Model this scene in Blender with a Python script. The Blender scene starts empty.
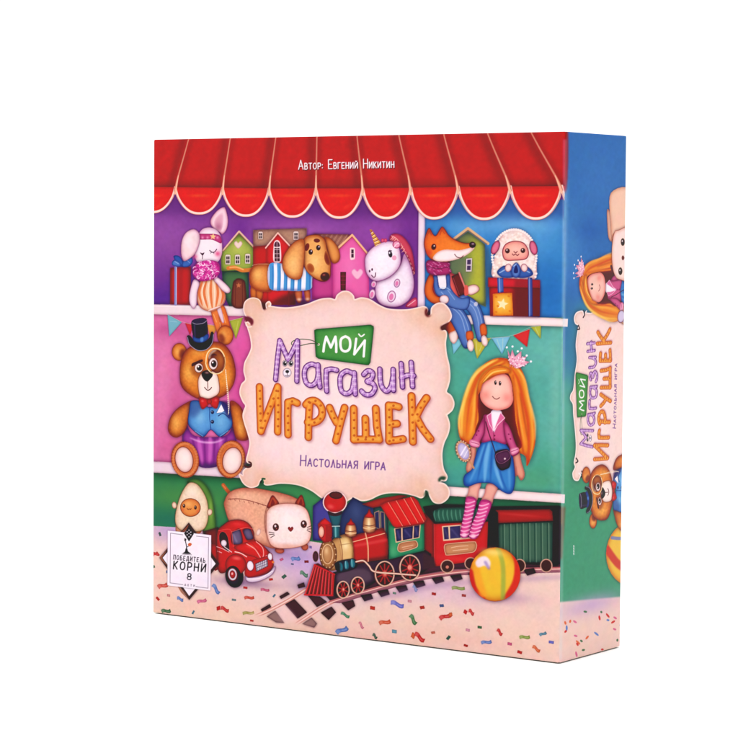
import bpy, math
import numpy as np

# ------------------------------------------------------------------ sizes (metres)
W = H = 0.295            # front of the box
D = 0.0688               # depth of the box
BEV = 0.0011             # radius of the folded cardboard edge

# ------------------------------------------------------------------ camera (solved from the photograph)
FPX, PITCH, YAW, ROLL = 2448.98, 0.05712, 0.6127, 0.00698
def _rot(a, ax):
    c, s = math.cos(a), math.sin(a)
    return np.array({'x': [[1,0,0],[0,c,-s],[0,s,c]], 'y': [[c,0,s],[0,1,0],[-s,0,c]], 'z': [[c,-s,0],[s,c,0],[0,0,1]]}[ax], float)
MB = _rot(ROLL, 'z') @ _rot(PITCH, 'x') @ _rot(YAW, 'y') @ np.array([[1,0,0],[0,0,-1],[0,1,0]], float)
TV = np.array([-0.13535, 0.15283, 1.53144])
K = np.array([[FPX,0,369],[0,FPX,369],[0,0,1]], float)
def plane_h(o, e1, e2):
    """picture -> plane coordinates (metres along e1, e2 from o); used once to measure the printed artwork"""
    o, e1, e2 = (np.array(v, float) for v in (o, e1, e2))
    return np.linalg.inv(K @ np.stack([MB @ e1, MB @ e2, MB @ o + TV], 1))

# ------------------------------------------------------------------ a small painter for the printed artwork
def srgb(c): return np.array(c, np.float32) / 255.0
def parse(s, n=2):
    if isinstance(s, str): s = [[float(v) for v in p.split(',')] for p in s.split()]
    return np.array(s, float)
def catmull(p, closed, k=6):
    n = len(p)
    if n < 3: return p
    t = np.linspace(0, 1, k, endpoint=False)[:, None]
    out = []
    for i in range(n if closed else n - 1):
        if closed: a, b, c, d = p[(i-1) % n], p[i], p[(i+1) % n], p[(i+2) % n]
        else: a, b, c, d = p[max(i-1, 0)], p[i], p[i+1], p[min(i+2, n-1)]
        out.append(0.5 * ((2*b) + (c-a)*t + (2*a-5*b+4*c-d)*t**2 + (3*b-a-3*c+d)*t**3))
    if not closed: out.append(p[-1:])
    return np.concatenate(out)
def boxblur(a, r, axis):
    if r < 1: return a
    pad = [(0, 0), (0, 0)]; pad[axis] = (r+1, r)
    c = np.cumsum(np.pad(a, pad, mode='edge'), axis=axis, dtype=np.float64)
    n = a.shape[axis]
    hi = np.take(c, range(2*r+1, 2*r+1+n), axis=axis); lo = np.take(c, range(0, n), axis=axis)
    return ((hi - lo) / (2*r+1)).astype(np.float32)
def blur(a, s):
    r = int(round(s * 0.95))
    if r < 1: return a
    for _ in range(3): a = boxblur(boxblur(a, r, 0), r, 1)
    return a

class Art:
    def __init__(s, hm, wm, hmm, nx, ny, seed):
        s.hm, s.wm, s.hmm, s.nx, s.ny = hm, wm, hmm, nx, ny
        s.img = np.ones((ny, nx, 3), np.float32)
        s.ids = np.zeros((ny, nx), np.int32)
        s.M = np.array([[1/6, 0, 0], [0, 1/6, 0]]); s.k = 1/6; s.base = None
        s.last = None; s.rng = np.random.default_rng(seed)
        s.S = 1.0
    def at(s, ox, oy, sc=6):
        s.M = np.array([[1/sc, 0, ox], [0, 1/sc, oy]], float); s.k = 1/sc
    def px(s, p):
        p = parse(p) @ s.M[:, :2].T + s.M[:, 2]
        if s.base is not None: p = p @ s.base[:, :2].T + s.base[:, 2]
        q = np.concatenate([p, np.ones((len(p), 1))], 1) @ s.hm.T
        q = q[:, :2] / q[:, 2:]
        return q / [s.wm, s.hmm] * [s.nx, s.ny]
    def w(s, v): return v * s.k * s.S * (1 if s.base is None else s.bk)
    def box(s, q, pad):
        x0 = max(0, int(q[:, 0].min() - pad)); x1 = min(s.nx, int(q[:, 0].max() + pad) + 2)
        y0 = max(0, int(q[:, 1].min() - pad)); y1 = min(s.ny, int(q[:, 1].max() + pad) + 2)
        return (x0, y0, x1, y1) if x1 > x0 and y1 > y0 else None
    def polymask(s, q, bb):
        x0, y0, x1, y1 = bb; w, h = x1-x0, y1-y0; SS = 4
        ys = y0 + (np.arange(h*SS) + 0.5) / SS
        a = q; b = np.roll(q, -1, 0)
        acc = np.zeros((h*SS, w+2), np.float32)
        for (ax, ay), (bx, by) in zip(a, b):
            if ay == by: continue
            lo, hi = min(ay, by), max(ay, by)
            i0, i1 = np.searchsorted(ys, lo), np.searchsorted(ys, hi)
            if i1 <= i0: continue
            yy = ys[i0:i1]; xx = np.clip(ax + (yy-ay)/(by-ay)*(bx-ax) - x0, 0, w)
            fx = np.floor(xx).astype(int); fr = (xx-fx).astype(np.float32); sg = 1.0 if by > ay else -1.0
            r = np.arange(i0, i1)
            np.add.at(acc, (r, fx), sg*(1-fr)); np.add.at(acc, (r, fx+1), sg*fr)
        m = np.clip(np.abs(np.cumsum(acc, 1)), 0, 1)[:, :w]
        return m.reshape(h, SS, w).mean(1)
    def segmask(s, q, r, bb):
        x0, y0, x1, y1 = bb
        D_ = np.full((y1-y0, x1-x0), -1e3, np.float32)
        r = np.broadcast_to(r, (len(q),))
        if len(q) == 1: q = np.repeat(q, 2, 0); r = np.repeat(r, 2)
        for (ax, ay), (bx, by), ra, rb in zip(q[:-1], q[1:], r[:-1], r[1:]):
            m = max(ra, rb) + 2
            u0 = max(x0, int(min(ax, bx)-m)); u1 = min(x1, int(max(ax, bx)+m)+2)
            v0 = max(y0, int(min(ay, by)-m)); v1 = min(y1, int(max(ay, by)+m)+2)
            if u1 <= u0 or v1 <= v0: continue
            X = np.arange(u0, u1)[None, :] + .5 - ax; Y = np.arange(v0, v1)[:, None] + .5 - ay
            dx, dy = bx-ax, by-ay; L = dx*dx+dy*dy + 1e-9
            t = np.clip((X*dx+Y*dy)/L, 0, 1)
            d = (ra + (rb-ra)*t) - np.sqrt((X-t*dx)**2 + (Y-t*dy)**2)
            sub = D_[v0-y0:v1-y0, u0-x0:u1-x0]; np.maximum(sub, d, out=sub)
        return np.clip(D_ + .5, 0, 1)
    def mix(s, bb, m, col):
        x0, y0, x1, y1 = bb
        v = s.img[y0:y1, x0:x1]
        c = col if isinstance(col, np.ndarray) and col.ndim == 3 else srgb(col)
        v += (c - v) * m[..., None]
    def mask(s, pts, smooth=True, pad=0):
        q = s.px(catmull(parse(pts), True) if smooth else parse(pts))
        bb = s.box(q, pad)
        return (None, None) if bb is None else (bb, s.polymask(q, bb))
    # --- filled shape: rim = airbrushed darker edge, sh = soft drop shade of the illustration, line = ink outline
    def poly(s, pts, col, rim=None, rw=14, ra=.92, smooth=True, a=1.0, sh=0, line=None, lw=3, grad=None, soft=0, id=None, keep=True):
        P = catmull(parse(pts), True) if smooth else parse(pts)
        q = s.px(P); pad = 3 + s.w(sh*3 if sh else 0) + s.w(soft*3)
        bb = s.box(q, pad)
        if bb is None: s.last = None; return
        m = s.polymask(q, bb)
        if sh: s.mix(bb, blur(m, s.w(sh)) * .72 * (1-m), [34, 12, 32])
        mm = blur(m, s.w(soft)) if soft else m
        if grad is not None:       # (colour2, x0,y0, x1,y1)
            c2, g = grad[0], s.px([grad[1:3], grad[3:5]])
            X = np.arange(bb[0], bb[2])[None, :] - g[0, 0]; Y = np.arange(bb[1], bb[3])[:, None] - g[0, 1]
            d = g[1]-g[0]; t = np.clip((X*d[0]+Y*d[1])/(d@d+1e-9), 0, 1)[..., None]
            t = t*t*(3-2*t)
            s.mix(bb, mm*a, (srgb(col)*(1-t)+srgb(c2)*t).astype(np.float32))
        else: s.mix(bb, mm*a, col)
        if rim is not None:
            e = np.clip((1-blur(m, s.w(rw)))*2.0, 0, 1)**1.3
            s.mix(bb, e*m*ra*a, rim)
        if id is not None:
            x0, y0, x1, y1 = bb; s.ids[y0:y1, x0:x1][m > .5] = id
        if keep: s.last = (bb, m)
        if line is not None: s._ln(np.vstack([q, q[:1]]), s.w(lw)/2, line, 1)
    def ell(s, cx, cy, rx, ry, rot, col, **k):
        t = np.linspace(0, 2*math.pi, 28, endpoint=False); c, n = math.cos(math.radians(rot)), math.sin(math.radians(rot))
        x, y = rx*np.cos(t), ry*np.sin(t)
        k['smooth'] = False
        s.poly(np.stack([cx+x*c-y*n, cy+x*n+y*c], 1), col, **k)
    def _ln(s, q, r, col, a, clip=False, soft=0):
        bb = s.box(q, np.max(r)+3+soft*3)
        if bb is None: return
        m = s.segmask(q, r, bb)
        if soft: m = blur(m, soft)
        if clip: m = m * s._clip(bb)
        s.mix(bb, m*a, col)
    def ln(s, pts, w, col, a=1.0, smooth=True, clip=False, taper=False, soft=0, w2=None):
        P = parse(pts)
        P = catmull(P, False) if smooth else P
        q = s.px(P); n = len(q); r = s.w(w)/2
        if taper: r = r*np.maximum(.12, np.sin(np.linspace(0.05, 1, n)*math.pi)**.6)
        if w2 is not None: r = np.linspace(r, s.w(w2)/2, n)
        s._ln(q, r, col, a, clip, s.w(soft))
    def _clip(s, bb):
        out = np.zeros((bb[3]-bb[1], bb[2]-bb[0]), np.float32)
        if s.last is None: return out
        (a0, b0, a1, b1), m = s.last
        x0, y0, x1, y1 = max(bb[0], a0), max(bb[1], b0), min(bb[2], a1), min(bb[3], b1)
        if x1 > x0 and y1 > y0: out[y0-bb[1]:y1-bb[1], x0-bb[0]:x1-bb[0]] = m[y0-b0:y1-b0, x0-a0:x1-a0]
        return out
    def glow(s, cx, cy, rx, ry, col, a=.6, clip=True, rot=0):
        """soft airbrush spot, inside the last shape when clip is on"""
        c = s.px([[cx, cy]])[0]; RX, RY = s.w(rx), s.w(ry); R = max(RX, RY)*2
        bb = s.box(c[None], R)
        if bb is None: return
        X = np.arange(bb[0], bb[2])[None, :]+.5-c[0]; Y = np.arange(bb[1], bb[3])[:, None]+.5-c[1]
        if s.base is not None and s.swap: X, Y = Y, X
        ca, sa = math.cos(math.radians(rot)), math.sin(math.radians(rot))
        m = np.exp(-(((X*ca+Y*sa)/RX)**2 + ((-X*sa+Y*ca)/RY)**2)*1.2).astype(np.float32)
        if clip: m = m*s._clip(bb)
        s.mix(bb, m*a, col)
    def tex(s, fn):
        """pattern inside the last shape: fn(X, Y) in current coordinates -> (colour, amount)"""
        if s.last is None: return
        bb, m = s.last
        X = (np.arange(bb[0], bb[2])[None, :] + np.zeros((bb[3]-bb[1], 1)))/s.S
        Y = (np.arange(bb[1], bb[3])[:, None] + np.zeros((1, bb[2]-bb[0])))/s.S
        c, a = fn(X, Y)
        s.mix(bb, (m*a).astype(np.float32), c)
    def speck(s, amt=.05, sc=1.2):
        if s.last is None: return
        bb, m = s.last
        n = blur(s.rng.standard_normal(m.shape).astype(np.float32), sc)
        n = n/(n.std()+1e-6)*amt
        x0, y0, x1, y1 = bb; v = s.img[y0:y1, x0:x1]; v *= (1 + n*m*.3)[..., None]; np.clip(v, 0, 1, out=v)
    def text(s, txt, p0, p1, hgt, w, col, small=1.0, tall=None, shear=0.0, gap=.22):
        """hand lettered line from baseline start p0 to end p1; small = height of the small capitals"""
        widths = [GL[c][0]*(small if i and c not in 'АЕНК ' or (tall is not None and i not in tall) else 1) if c != ' ' else .35 for i, c in enumerate(txt)]
        gaps = gap*np.ones(len(txt)); tot = sum(widths)+gaps[:-1].sum()
        p0 = np.array(p0, float); p1 = np.array(p1, float); d = (p1-p0)/tot; x = 0
        L = np.hypot(*(p1-p0)); n = np.array([(p0-p1)[1], (p1-p0)[0]])/L; up = -n if n[1] > 0 else n
        for i, c in enumerate(txt):
            hh = hgt*(1 if tall is None or i in tall else small); fw = widths[i]/GL[c][0] if c != ' ' else 1
            if c != ' ':
                for st in GL[c][1]:
                    P = parse(st); v = 1-P[:, 1:]
                    pts = p0 + d*(x + P[:, :1]*fw) + up*hh*v + (p1-p0)/L*shear*hh*v
                    s.ln(pts, w, col, smooth=len(pts) > 5)
            x += widths[i] + (gaps[i])

# stroke letters: width, strokes in a 1-high cell (y down)
GL = {
 'А': (.6, ['0,1 .3,0 .6,1', '.12,.66 .48,.66']), 'В': (.5, ['0,0 0,1', '0,0 .3,0 .44,.12 .44,.36 .3,.48 0,.48', '0,.48 .34,.48 .5,.62 .5,.88 .34,1 0,1']),
 'Т': (.55, ['0,0 .55,0', '.275,0 .275,1']), 'О': (.6, ['.3,0 .1,.1 0,.35 0,.65 .1,.9 .3,1 .5,.9 .6,.65 .6,.35 .5,.1 .3,0']),
 'Р': (.5, ['0,1 0,0', '0,0 .3,0 .48,.12 .5,.3 .48,.46 .3,.58 0,.58']), ':': (.08, ['.04,.3 .04,.34', '.04,.8 .04,.84']),
 'Е': (.48, ['.48,0 0,0 0,1 .48,1', '0,.5 .4,.5']), 'Г': (.45, ['0,1 0,0 .45,0']), 'Н': (.55, ['0,0 0,1', '.55,0 .55,1', '0,.5 .55,.5']),
 'И': (.55, ['0,0 0,1 .55,0 .55,1']), 'Й': (.55, ['0,.05 0,1 .55,.05 .55,1', '.15,-.2 .275,-.1 .4,-.2']), 'К': (.5, ['0,0 0,1', '.48,0 .02,.55', '.12,.45 .5,1']),
 'С': (.52, ['.52,.15 .4,.02 .25,0 .08,.12 0,.35 0,.65 .08,.88 .25,1 .4,.98 .52,.85']), 'Л': (.55, ['0,1 .1,.9 .27,0 .55,1']),
 'Ь': (.48, ['0,0 0,1', '0,.5 .3,.5 .46,.6 .48,.75 .46,.9 .3,1 0,1']), 'Я': (.5, ['.5,1 .5,0', '.5,0 .2,0 .03,.12 0,.28 .03,.42 .2,.52 .5,.52', '.25,.52 0,1']),
 'М': (.7, ['0,1 .1,0 .35,.7 .6,0 .7,1']), 'П': (.55, ['0,1 0,0 .55,0 .55,1']), 'Б': (.5, ['.45,0 0,0 0,1', '0,.45 .3,.45 .48,.58 .5,.72 .48,.86 .3,1 0,1']),
 'Д': (.65, ['.1,.85 .2,0 .52,0 .55,.85', '0,1.12 0,.85 .65,.85 .65,1.12']), '8': (.5, ['.25,0 .06,.1 .06,.36 .25,.47 .44,.36 .44,.1 .25,0', '.25,.47 .03,.6 0,.8 .1,.96 .25,1 .4,.96 .5,.8 .47,.6 .25,.47']),
}
front_ref = [None]
# ------------------------------------------------------------------ the printed pictures
def flag(A, pts, col, rim): A.poly(pts, col, rim=rim, rw=6, ra=.5, smooth=False, sh=3); A.ln(' '.join(pts.split()[:2]), 3, [235, 225, 200], a=.5, smooth=False)
def heart(A, x, y, r, col, rim=None):
    A.poly([(x, y+r), (x-r*.95, y), (x-r*.9, y-r*.6), (x-r*.45, y-r*.85), (x, y-r*.4), (x+r*.45, y-r*.85), (x+r*.9, y-r*.6), (x+r*.95, y)], col, rim=rim, rw=4)
def star(A, x, y, r, col, rot=0, n=5, inner=.45):
    A.poly([(x+(r if i % 2 == 0 else r*inner)*math.sin(math.pi*i/n+rot), y-(r if i % 2 == 0 else r*inner)*math.cos(math.pi*i/n+rot)) for i in range(2*n)], col, smooth=False)
def winbox(A, x, y, w, h, fr=(225,205,195), dk=(55,40,50)):
    A.poly([(x-w/2, y-h/2), (x-w*.3, y-h*.58), (x+w*.3, y-h*.58), (x+w/2, y-h/2), (x+w/2, y+h/2), (x-w/2, y+h/2)], fr, smooth=False, sh=2)
    for i in (-1, 1):
        for j in (-1, 1): A.poly([(x+i*w*.05, y+j*h*.05), (x+i*w*.33, y+j*h*.05), (x+i*w*.33, y+j*h*.38), (x+i*w*.05, y+j*h*.38)], dk, smooth=False)
def softband(A, pts, col, a, soft): A.poly(pts, col, a=a, soft=soft, keep=False)

def draw_bunny(A):
    A.at(145, 200)
    A.poly('150,410 275,402 272,632 150,628', [196,30,45], rim=[110,15,50], rw=16, smooth=False, sh=6)
    A.ln('215,410 212,630', 26, [150,20,50], a=.5, clip=True, soft=5)
    A.ln('183,408 182,628', 17, [120,130,190], smooth=False); A.ln('187,408 186,628', 5, [190,195,230], smooth=False)
    A.poly('205,400 170,345 190,335 215,350 235,395', [50,90,170], rim=[25,45,110], rw=7)
    A.poly('220,400 240,345 275,340 285,375 260,402', [60,105,185], rim=[25,45,110], rw=7)
    A.poly('205,402 165,395 162,375 175,362 200,370 218,392', [75,120,195], rim=[30,55,120], rw=7)
    A.ln('178,372 200,385', 4, [160,190,230], a=.8); A.ln('250,362 268,380', 4, [150,180,230], a=.7)
    # right ear
    A.poly('448,195 402,160 395,120 430,70 468,46 483,58 497,120 490,175 465,206', [240,205,212], rim=[195,120,150], rw=9, sh=6, line=[160,90,125], lw=2)
    A.poly('440,188 415,155 425,110 465,80 470,130 458,185', [215,150,170], rim=[240,200,210], rw=8, a=.8)
    A.glow(440, 165, 26, 30, [150,70,110], .5)
    # legs
    A.poly('395,665 430,650 495,770 475,850 450,850', [232,120,55], rim=[150,55,40], rw=7, sh=5)
    A.poly('440,650 475,640 505,730 520,830 480,850', [228,110,45], rim=[150,50,40], rw=7, sh=5)
    for p in ('412,690 430,735', '450,740 460,790', '470,690 485,740', '492,770 500,810'): A.ln(p, 6, [250,180,100], a=.7)
    A.poly('432,655 452,640 475,728 462,735', [225,195,205], rim=[170,110,140], rw=4)
    # bloomers
    A.poly('330,490 312,560 312,610 335,650 370,668 400,672 430,660 470,630 485,590 475,545 450,500 420,475 370,478', [238,190,150], rim=[165,75,60], rw=11, sh=6)
    for p in ('345,490 325,560 345,640', '370,485 355,560 378,655', '398,482 395,560 405,660', '425,485 438,560 425,650', '445,505 470,570 455,630'):
        A.ln(p, 17, [222,105,50], a=.85, taper=True, clip=True); 
    for p in ('357,500 342,560 362,640', '385,490 378,560 392,655', '412,490 418,560 415,650'): A.ln(p, 6, [255,235,205], a=.8, taper=True, clip=True)
    A.ln('380,668 410,655 455,640', 8, [235,205,205], taper=True)
    # arms
    A.poly('292,482 268,560 268,620 290,655 308,630 312,560 325,500', [240,222,228], rim=[185,140,165], rw=8, sh=6, line=[150,95,130], lw=2)
    A.poly('425,462 475,498 512,540 498,562 465,545 432,505 415,485', [240,222,226], rim=[185,140,160], rw=8, sh=6, line=[150,95,130], lw=2)
    # head
    A.poly('318,215 345,178 385,168 425,180 452,215 462,270 460,330 435,375 380,395 325,385 300,340 305,270', [243,230,235], rim=[205,156,184], rw=16, sh=8, line=[175,120,155], lw=2)
    A.poly('322,208 370,205 420,207 452,220 457,262 400,240 325,238', [192,62,120], rim=[140,30,90], rw=6)
    for x in (345, 375, 435): A.glow(x, 228, 9, 9, [240,150,190], .8)
    star(A, 408, 222, 21, [240,190,130], .1)
    A.ln('388,305 402,316 418,314 430,298', 5, [60,30,60]); A.ln('398,315 395,322', 3, [60,30,60]); A.ln('412,318 414,324', 3, [60,30,60])
    A.poly('330,318 343,322 356,318 345,336', [70,40,60]); A.ln('345,330 344,356', 4, [90,60,80])
    A.glow(436, 325, 20, 19, [225,80,130], .9, clip=False); A.glow(300, 342, 16, 14, [225,90,140], .7, clip=False)
    # left ear
    A.poly('228,362 216,320 220,250 245,200 290,178 322,200 328,240 318,285 295,330 260,358 240,368', [238,208,212], rim=[190,130,155], rw=10, sh=5, line=[150,90,125], lw=2.5)
    A.speck(.05, 1.6); A.glow(262, 250, 35, 60, [250,232,230], .7)
    # ruff
    A.poly('300,395 330,372 400,365 440,380 450,420 440,455 400,480 340,490 300,470 285,435', [214,55,150], rim=[140,15,105], rw=10, sh=8)
    r = np.random.default_rng(4)
    for i in range(95):
        a = r.uniform(0, 6.28); q = r.uniform(0, 1)**.5; x, y = 367+74*q*math.cos(a), 428+52*q*math.sin(a)
        t = r.uniform(0, 6.28); A.ln([(x+11*math.cos(t+u)*1.1, y+11*math.sin(t+u)) for u in (0, .9, 1.8, 2.6)], 4.5 if i % 3 else 7, [[226,90,170],[250,222,236],[150,20,110],[246,190,220]][i % 4], a=.9, taper=True)

def draw_houses(A):
    A.at(145, 200)      # green house
    A.poly('462,425 622,430 625,640 505,640 470,560', [72,118,70], rim=[35,60,60], rw=22, smooth=False, sh=8)
    A.poly('455,315 565,205 652,290 652,380 640,425 460,428', [150,172,66], rim=[85,105,50], rw=16, smooth=False, sh=6)
    A.glow(560, 300, 60, 40, [185,195,90], .6); A.speck(.03)
    A.ln('462,428 560,440 640,425', 5, [60,90,45], a=.7)
    A.ln('470,306 565,192 652,284', 13, [222,182,150], smooth=False); A.ln('470,313 565,200 652,292', 3, [130,70,60], smooth=False)
    heart(A, 560, 270, 24, [232,205,190], [190,140,140])
    for x, y in ((498,362), (556,362), (617,357)): winbox(A, x, y, 30, 54)
    A.poly('525,638 528,510 545,480 565,474 590,482 603,510 604,640', [128,66,50], rim=[70,30,35], rw=10, sh=3)
    A.ln('545,490 543,636', 3, [90,40,40]); A.ln('585,490 586,636', 3, [90,40,40]); star(A, 563, 515, 17, [190,110,70])
    A.at(240, 200)      # red house
    A.poly('80,182 402,172 400,300 380,360 300,275 228,200 160,278 80,282', [172,130,106], rim=[110,70,70], rw=14, smooth=False, sh=8); A.speck(.05, 1.5)
    A.poly('80,282 165,275 335,270 335,632 80,632', [198,22,38], rim=[120,10,40], rw=16, smooth=False)
    A.ln('160,285 160,380', 6, [120,10,35], a=.7, soft=2)
    A.poly('162,292 228,205 300,282 300,632 162,632', [214,30,48], rim=[150,15,40], rw=12, smooth=False)
    A.ln('155,290 228,200 298,276', 9, [238,190,170], smooth=False)
    A.poly('190,625 300,560 340,560 420,632', [60,20,45], a=.7, soft=10); A.ln('295,555 295,635', 8, [120,15,35], a=.8)
    A.poly('203,372 202,280 208,252 223,243 238,252 245,280 246,370', [240,215,210]); A.poly('209,370 208,290 238,290 240,370', [70,30,50], smooth=False); A.poly('208,282 210,260 223,251 236,262 238,282', [80,30,60])
    for y in (300, 325, 350): A.ln([(205, y), (243, y)], 3, [240,215,210])
    A.ln('223,250 223,370', 3, [240,215,210])
    winbox(A, 124, 217, 26, 42); winbox(A, 337, 218, 30, 46)
    A.at(340, 200)      # pink house
    A.poly('-190,225 -150,205 75,210 -10,330 -40,420 -160,420', [158,104,88], rim=[100,50,60], rw=12, smooth=False, sh=8)
    for i in range(14): A.ln([(-120+i*15, 212), (-175+i*15, 300)], 3, [[110,65,60],[195,150,120]][i % 2], clip=True, a=.7)
    A.poly('-165,300 -30,330 -30,600 -165,600', [196,66,136], rim=[130,30,100], rw=20, smooth=False)
    A.poly('-40,335 75,215 172,335 178,615 -40,610', [232,96,164], rim=[180,50,120], rw=14, smooth=False)
    A.glow(60, 400, 60, 90, [242,125,185], .6)
    A.ln('-38,318 75,212 170,328', 12, [238,180,130], smooth=False); A.ln('-30,322 75,224 165,332', 3, [160,80,60], smooth=False)
    A.poly('62,300 64,290 85,290 92,300 92,350 85,360 64,358', [240,205,205]); A.poly('70,300 84,300 84,348 70,348', [70,30,60], smooth=False); A.ln('70,324 84,324', 3, [240,205,205])
    heart(A, 106, 445, 34, [246,180,208], [215,120,170])
    A.poly('5,435 38,435 36,545 6,545', [105,25,50], rim=[60,10,30], rw=6, smooth=False)
    for y in (460, 485, 510): A.ln([(8, y), (36, y)], 3, [150,60,70])

def draw_dog(A):
    A.at(240, 200)
    A.ln('-70,412 -30,408 15,425 75,420', 24, [214,120,50]); A.ln('-60,408 -20,406 20,420', 9, [245,180,100], a=.8)
    for x in (85, 118): A.poly([(x-18, 520), (x+20, 520), (x+15, 600), (x-16, 602)], [208,112,48], rim=[140,55,35], rw=8, sh=3)
    A.poly('58,440 80,400 130,388 190,392 195,535 150,555 90,540 62,510', [224,136,64], rim=[140,52,28], rw=24, sh=6); A.glow(110, 450, 35, 45, [250,195,105], .7); A.speck(.05)
    A.ln('75,396 110,387 180,388', 3, [250,220,150], a=.7)
    for p in ('330,545 372,545 368,612 345,612', '388,545 420,545 422,606 398,606'): A.poly(p, [200,105,60], rim=[120,45,35], rw=8); 
    A.glow(358, 600, 16, 10, [250,220,190], .7, clip=False); A.glow(408, 598, 16, 10, [250,220,190], .6, clip=False)
    A.poly('176,392 260,385 360,400 430,432 434,500 428,535 370,548 280,546 180,532', [236,240,248], rim=[150,160,200], rw=12, sh=6)
    for i, x in enumerate((190, 234, 274, 316, 358, 412)):
        A.ln([(x, 380), (x+2, 460), (x-1, 552)], (28, 22, 22, 24, 24, 34)[i], [70,150,212], clip=True); A.ln([(x+8, 400), (x+8, 540)], 5, [45,110,185], a=.7, clip=True)
    A.glow(300, 545, 120, 14, [60,70,140], .4)
    A.poly('508,228 545,235 585,280 602,335 592,372 562,382 540,350 525,290', [228,148,72], rim=[150,66,32], rw=14, sh=6, line=[130,60,35], lw=2.5)
    A.poly('380,250 400,222 440,212 480,216 512,245 524,300 545,370 545,420 542,465 515,490 480,486 440,465 400,425 384,380 378,310', [236,166,88], rim=[158,72,34], rw=20, sh=8, line=[120,50,35], lw=3)
    A.glow(450, 380, 40, 60, [252,205,125], .7); A.speck(.04)
    A.ell(463, 246, 19, 12, 5, [110,38,28]); A.ell(404, 285, 13, 24, 15, [120,45,30]); A.ell(425, 412, 22, 30, -20, [165,78,40], rim=[200,120,60], rw=5)
    A.poly('515,310 530,330 545,380 540,395 520,385 508,350', [125,50,30], rim=[170,90,50], rw=5)
    A.ell(426, 315, 13, 16, 0, [60,18,20]); A.ell(472, 289, 13, 16, 0, [60,18,20]); A.ell(430, 309, 4, 5, 0, [235,220,220]); A.ell(476, 283, 4, 5, 0, [235,220,220])
    A.ell(512, 462, 27, 25, -20, [70,22,22], sh=3); A.glow(506, 452, 10, 7, [190,110,100], .8)
    A.ln('440,468 480,488 510,490', 4, [90,35,30])
    A.poly('380,238 335,250 295,290 262,345 256,395 268,435 300,470 345,480 370,465 380,420 388,350 390,280', [238,162,88], rim=[162,76,38], rw=22, sh=8, line=[125,55,35], lw=3)
    A.glow(320, 390, 36, 60, [252,200,120], .7); A.speck(.05)

def draw_unicorn(A):
    A.at(340, 200)
    A.poly('395,640 430,600 462,590 466,640 430,648', [216,80,110], rim=[140,30,70], rw=7); A.ln('410,638 455,605', 4, [250,190,190])
    A.poly('300,225 325,205 365,212 405,250 435,310 450,400 452,445 438,445 425,390 390,320 350,280 310,262', [206,72,92], rim=[130,30,70], rw=8, sh=5)
    for a_ in range(14):
        t = a_/13; x = 312+t*130; y = 215+ (t**1.7)*215
        A.ln([(x-3, y), (x+6, y+12), (x-10, y+28)], 6, [246,170,160], a=.9, taper=True)
    A.poly('225,490 290,470 360,400 385,330 400,340 430,410 447,490 440,560 410,610 350,643 280,640 235,615 215,560', [240,226,238], rim=[175,120,165], rw=20, sh=10, line=[120,60,110], lw=3)
    A.glow(300, 560, 60, 50, [250,242,250], .8); A.speck(.04, 1.3)
    A.poly('152,390 155,345 185,300 235,265 300,250 345,268 362,310 366,380 340,430 290,470 230,490 190,478 160,440', [244,232,242], rim=[185,130,172], rw=17, sh=9, line=[125,65,115], lw=3)
    A.glow(240, 350, 60, 50, [252,246,252], .8); A.speck(.04, 1.3)
    for x, y, rx, ry in ((205,508,16,20), (195,568,18,30), (345,502,17,25), (312,582,24,34)):
        A.ell(x, y, rx, ry, 12, [243,226,238], rim=[190,130,170], rw=5, line=[130,70,120], lw=3); A.ell(x-1, y+2, rx*.55, ry*.6, 12, [225,120,170])
    A.ell(342, 270, 22, 21, 0, [236,150,180], line=[170,50,95], lw=5); A.ln('328,285 340,268 355,262', 5, [250,215,225])
    A.poly('180,180 192,180 250,262 213,282', [235,180,80], rim=[170,100,40], rw=5, smooth=False)
    for i in range(5):
        t = .12+i*.19; x = 184+t*50; y = 184+t*92; A.ln([(x-3-8*t, y+4), (x+6+10*t, y-6)], 5, [140,60,60], clip=True); A.ln([(x-3-8*t, y+10), (x+6+10*t, y)], 4, [255,235,180], clip=True)
    for x in (258, 275): A.ell(x, 245, 10, 12, 0, [225,90,120], rim=[160,40,80], rw=4)
    A.ell(304, 328, 12, 20, -10, [50,30,50]); A.ell(300, 320, 4, 6, 0, [240,240,250]); A.ln('292,312 300,305 312,308', 4, [70,40,60])
    A.ell(328, 350, 14, 15, 0, [235,150,180], a=.9)
    A.ell(180, 430, 5, 8, 0, [90,40,70]); A.ell(195, 420, 5, 8, 0, [90,40,70]); A.ln('192,455 203,466 213,462 216,440', 5, [90,40,70])

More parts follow.
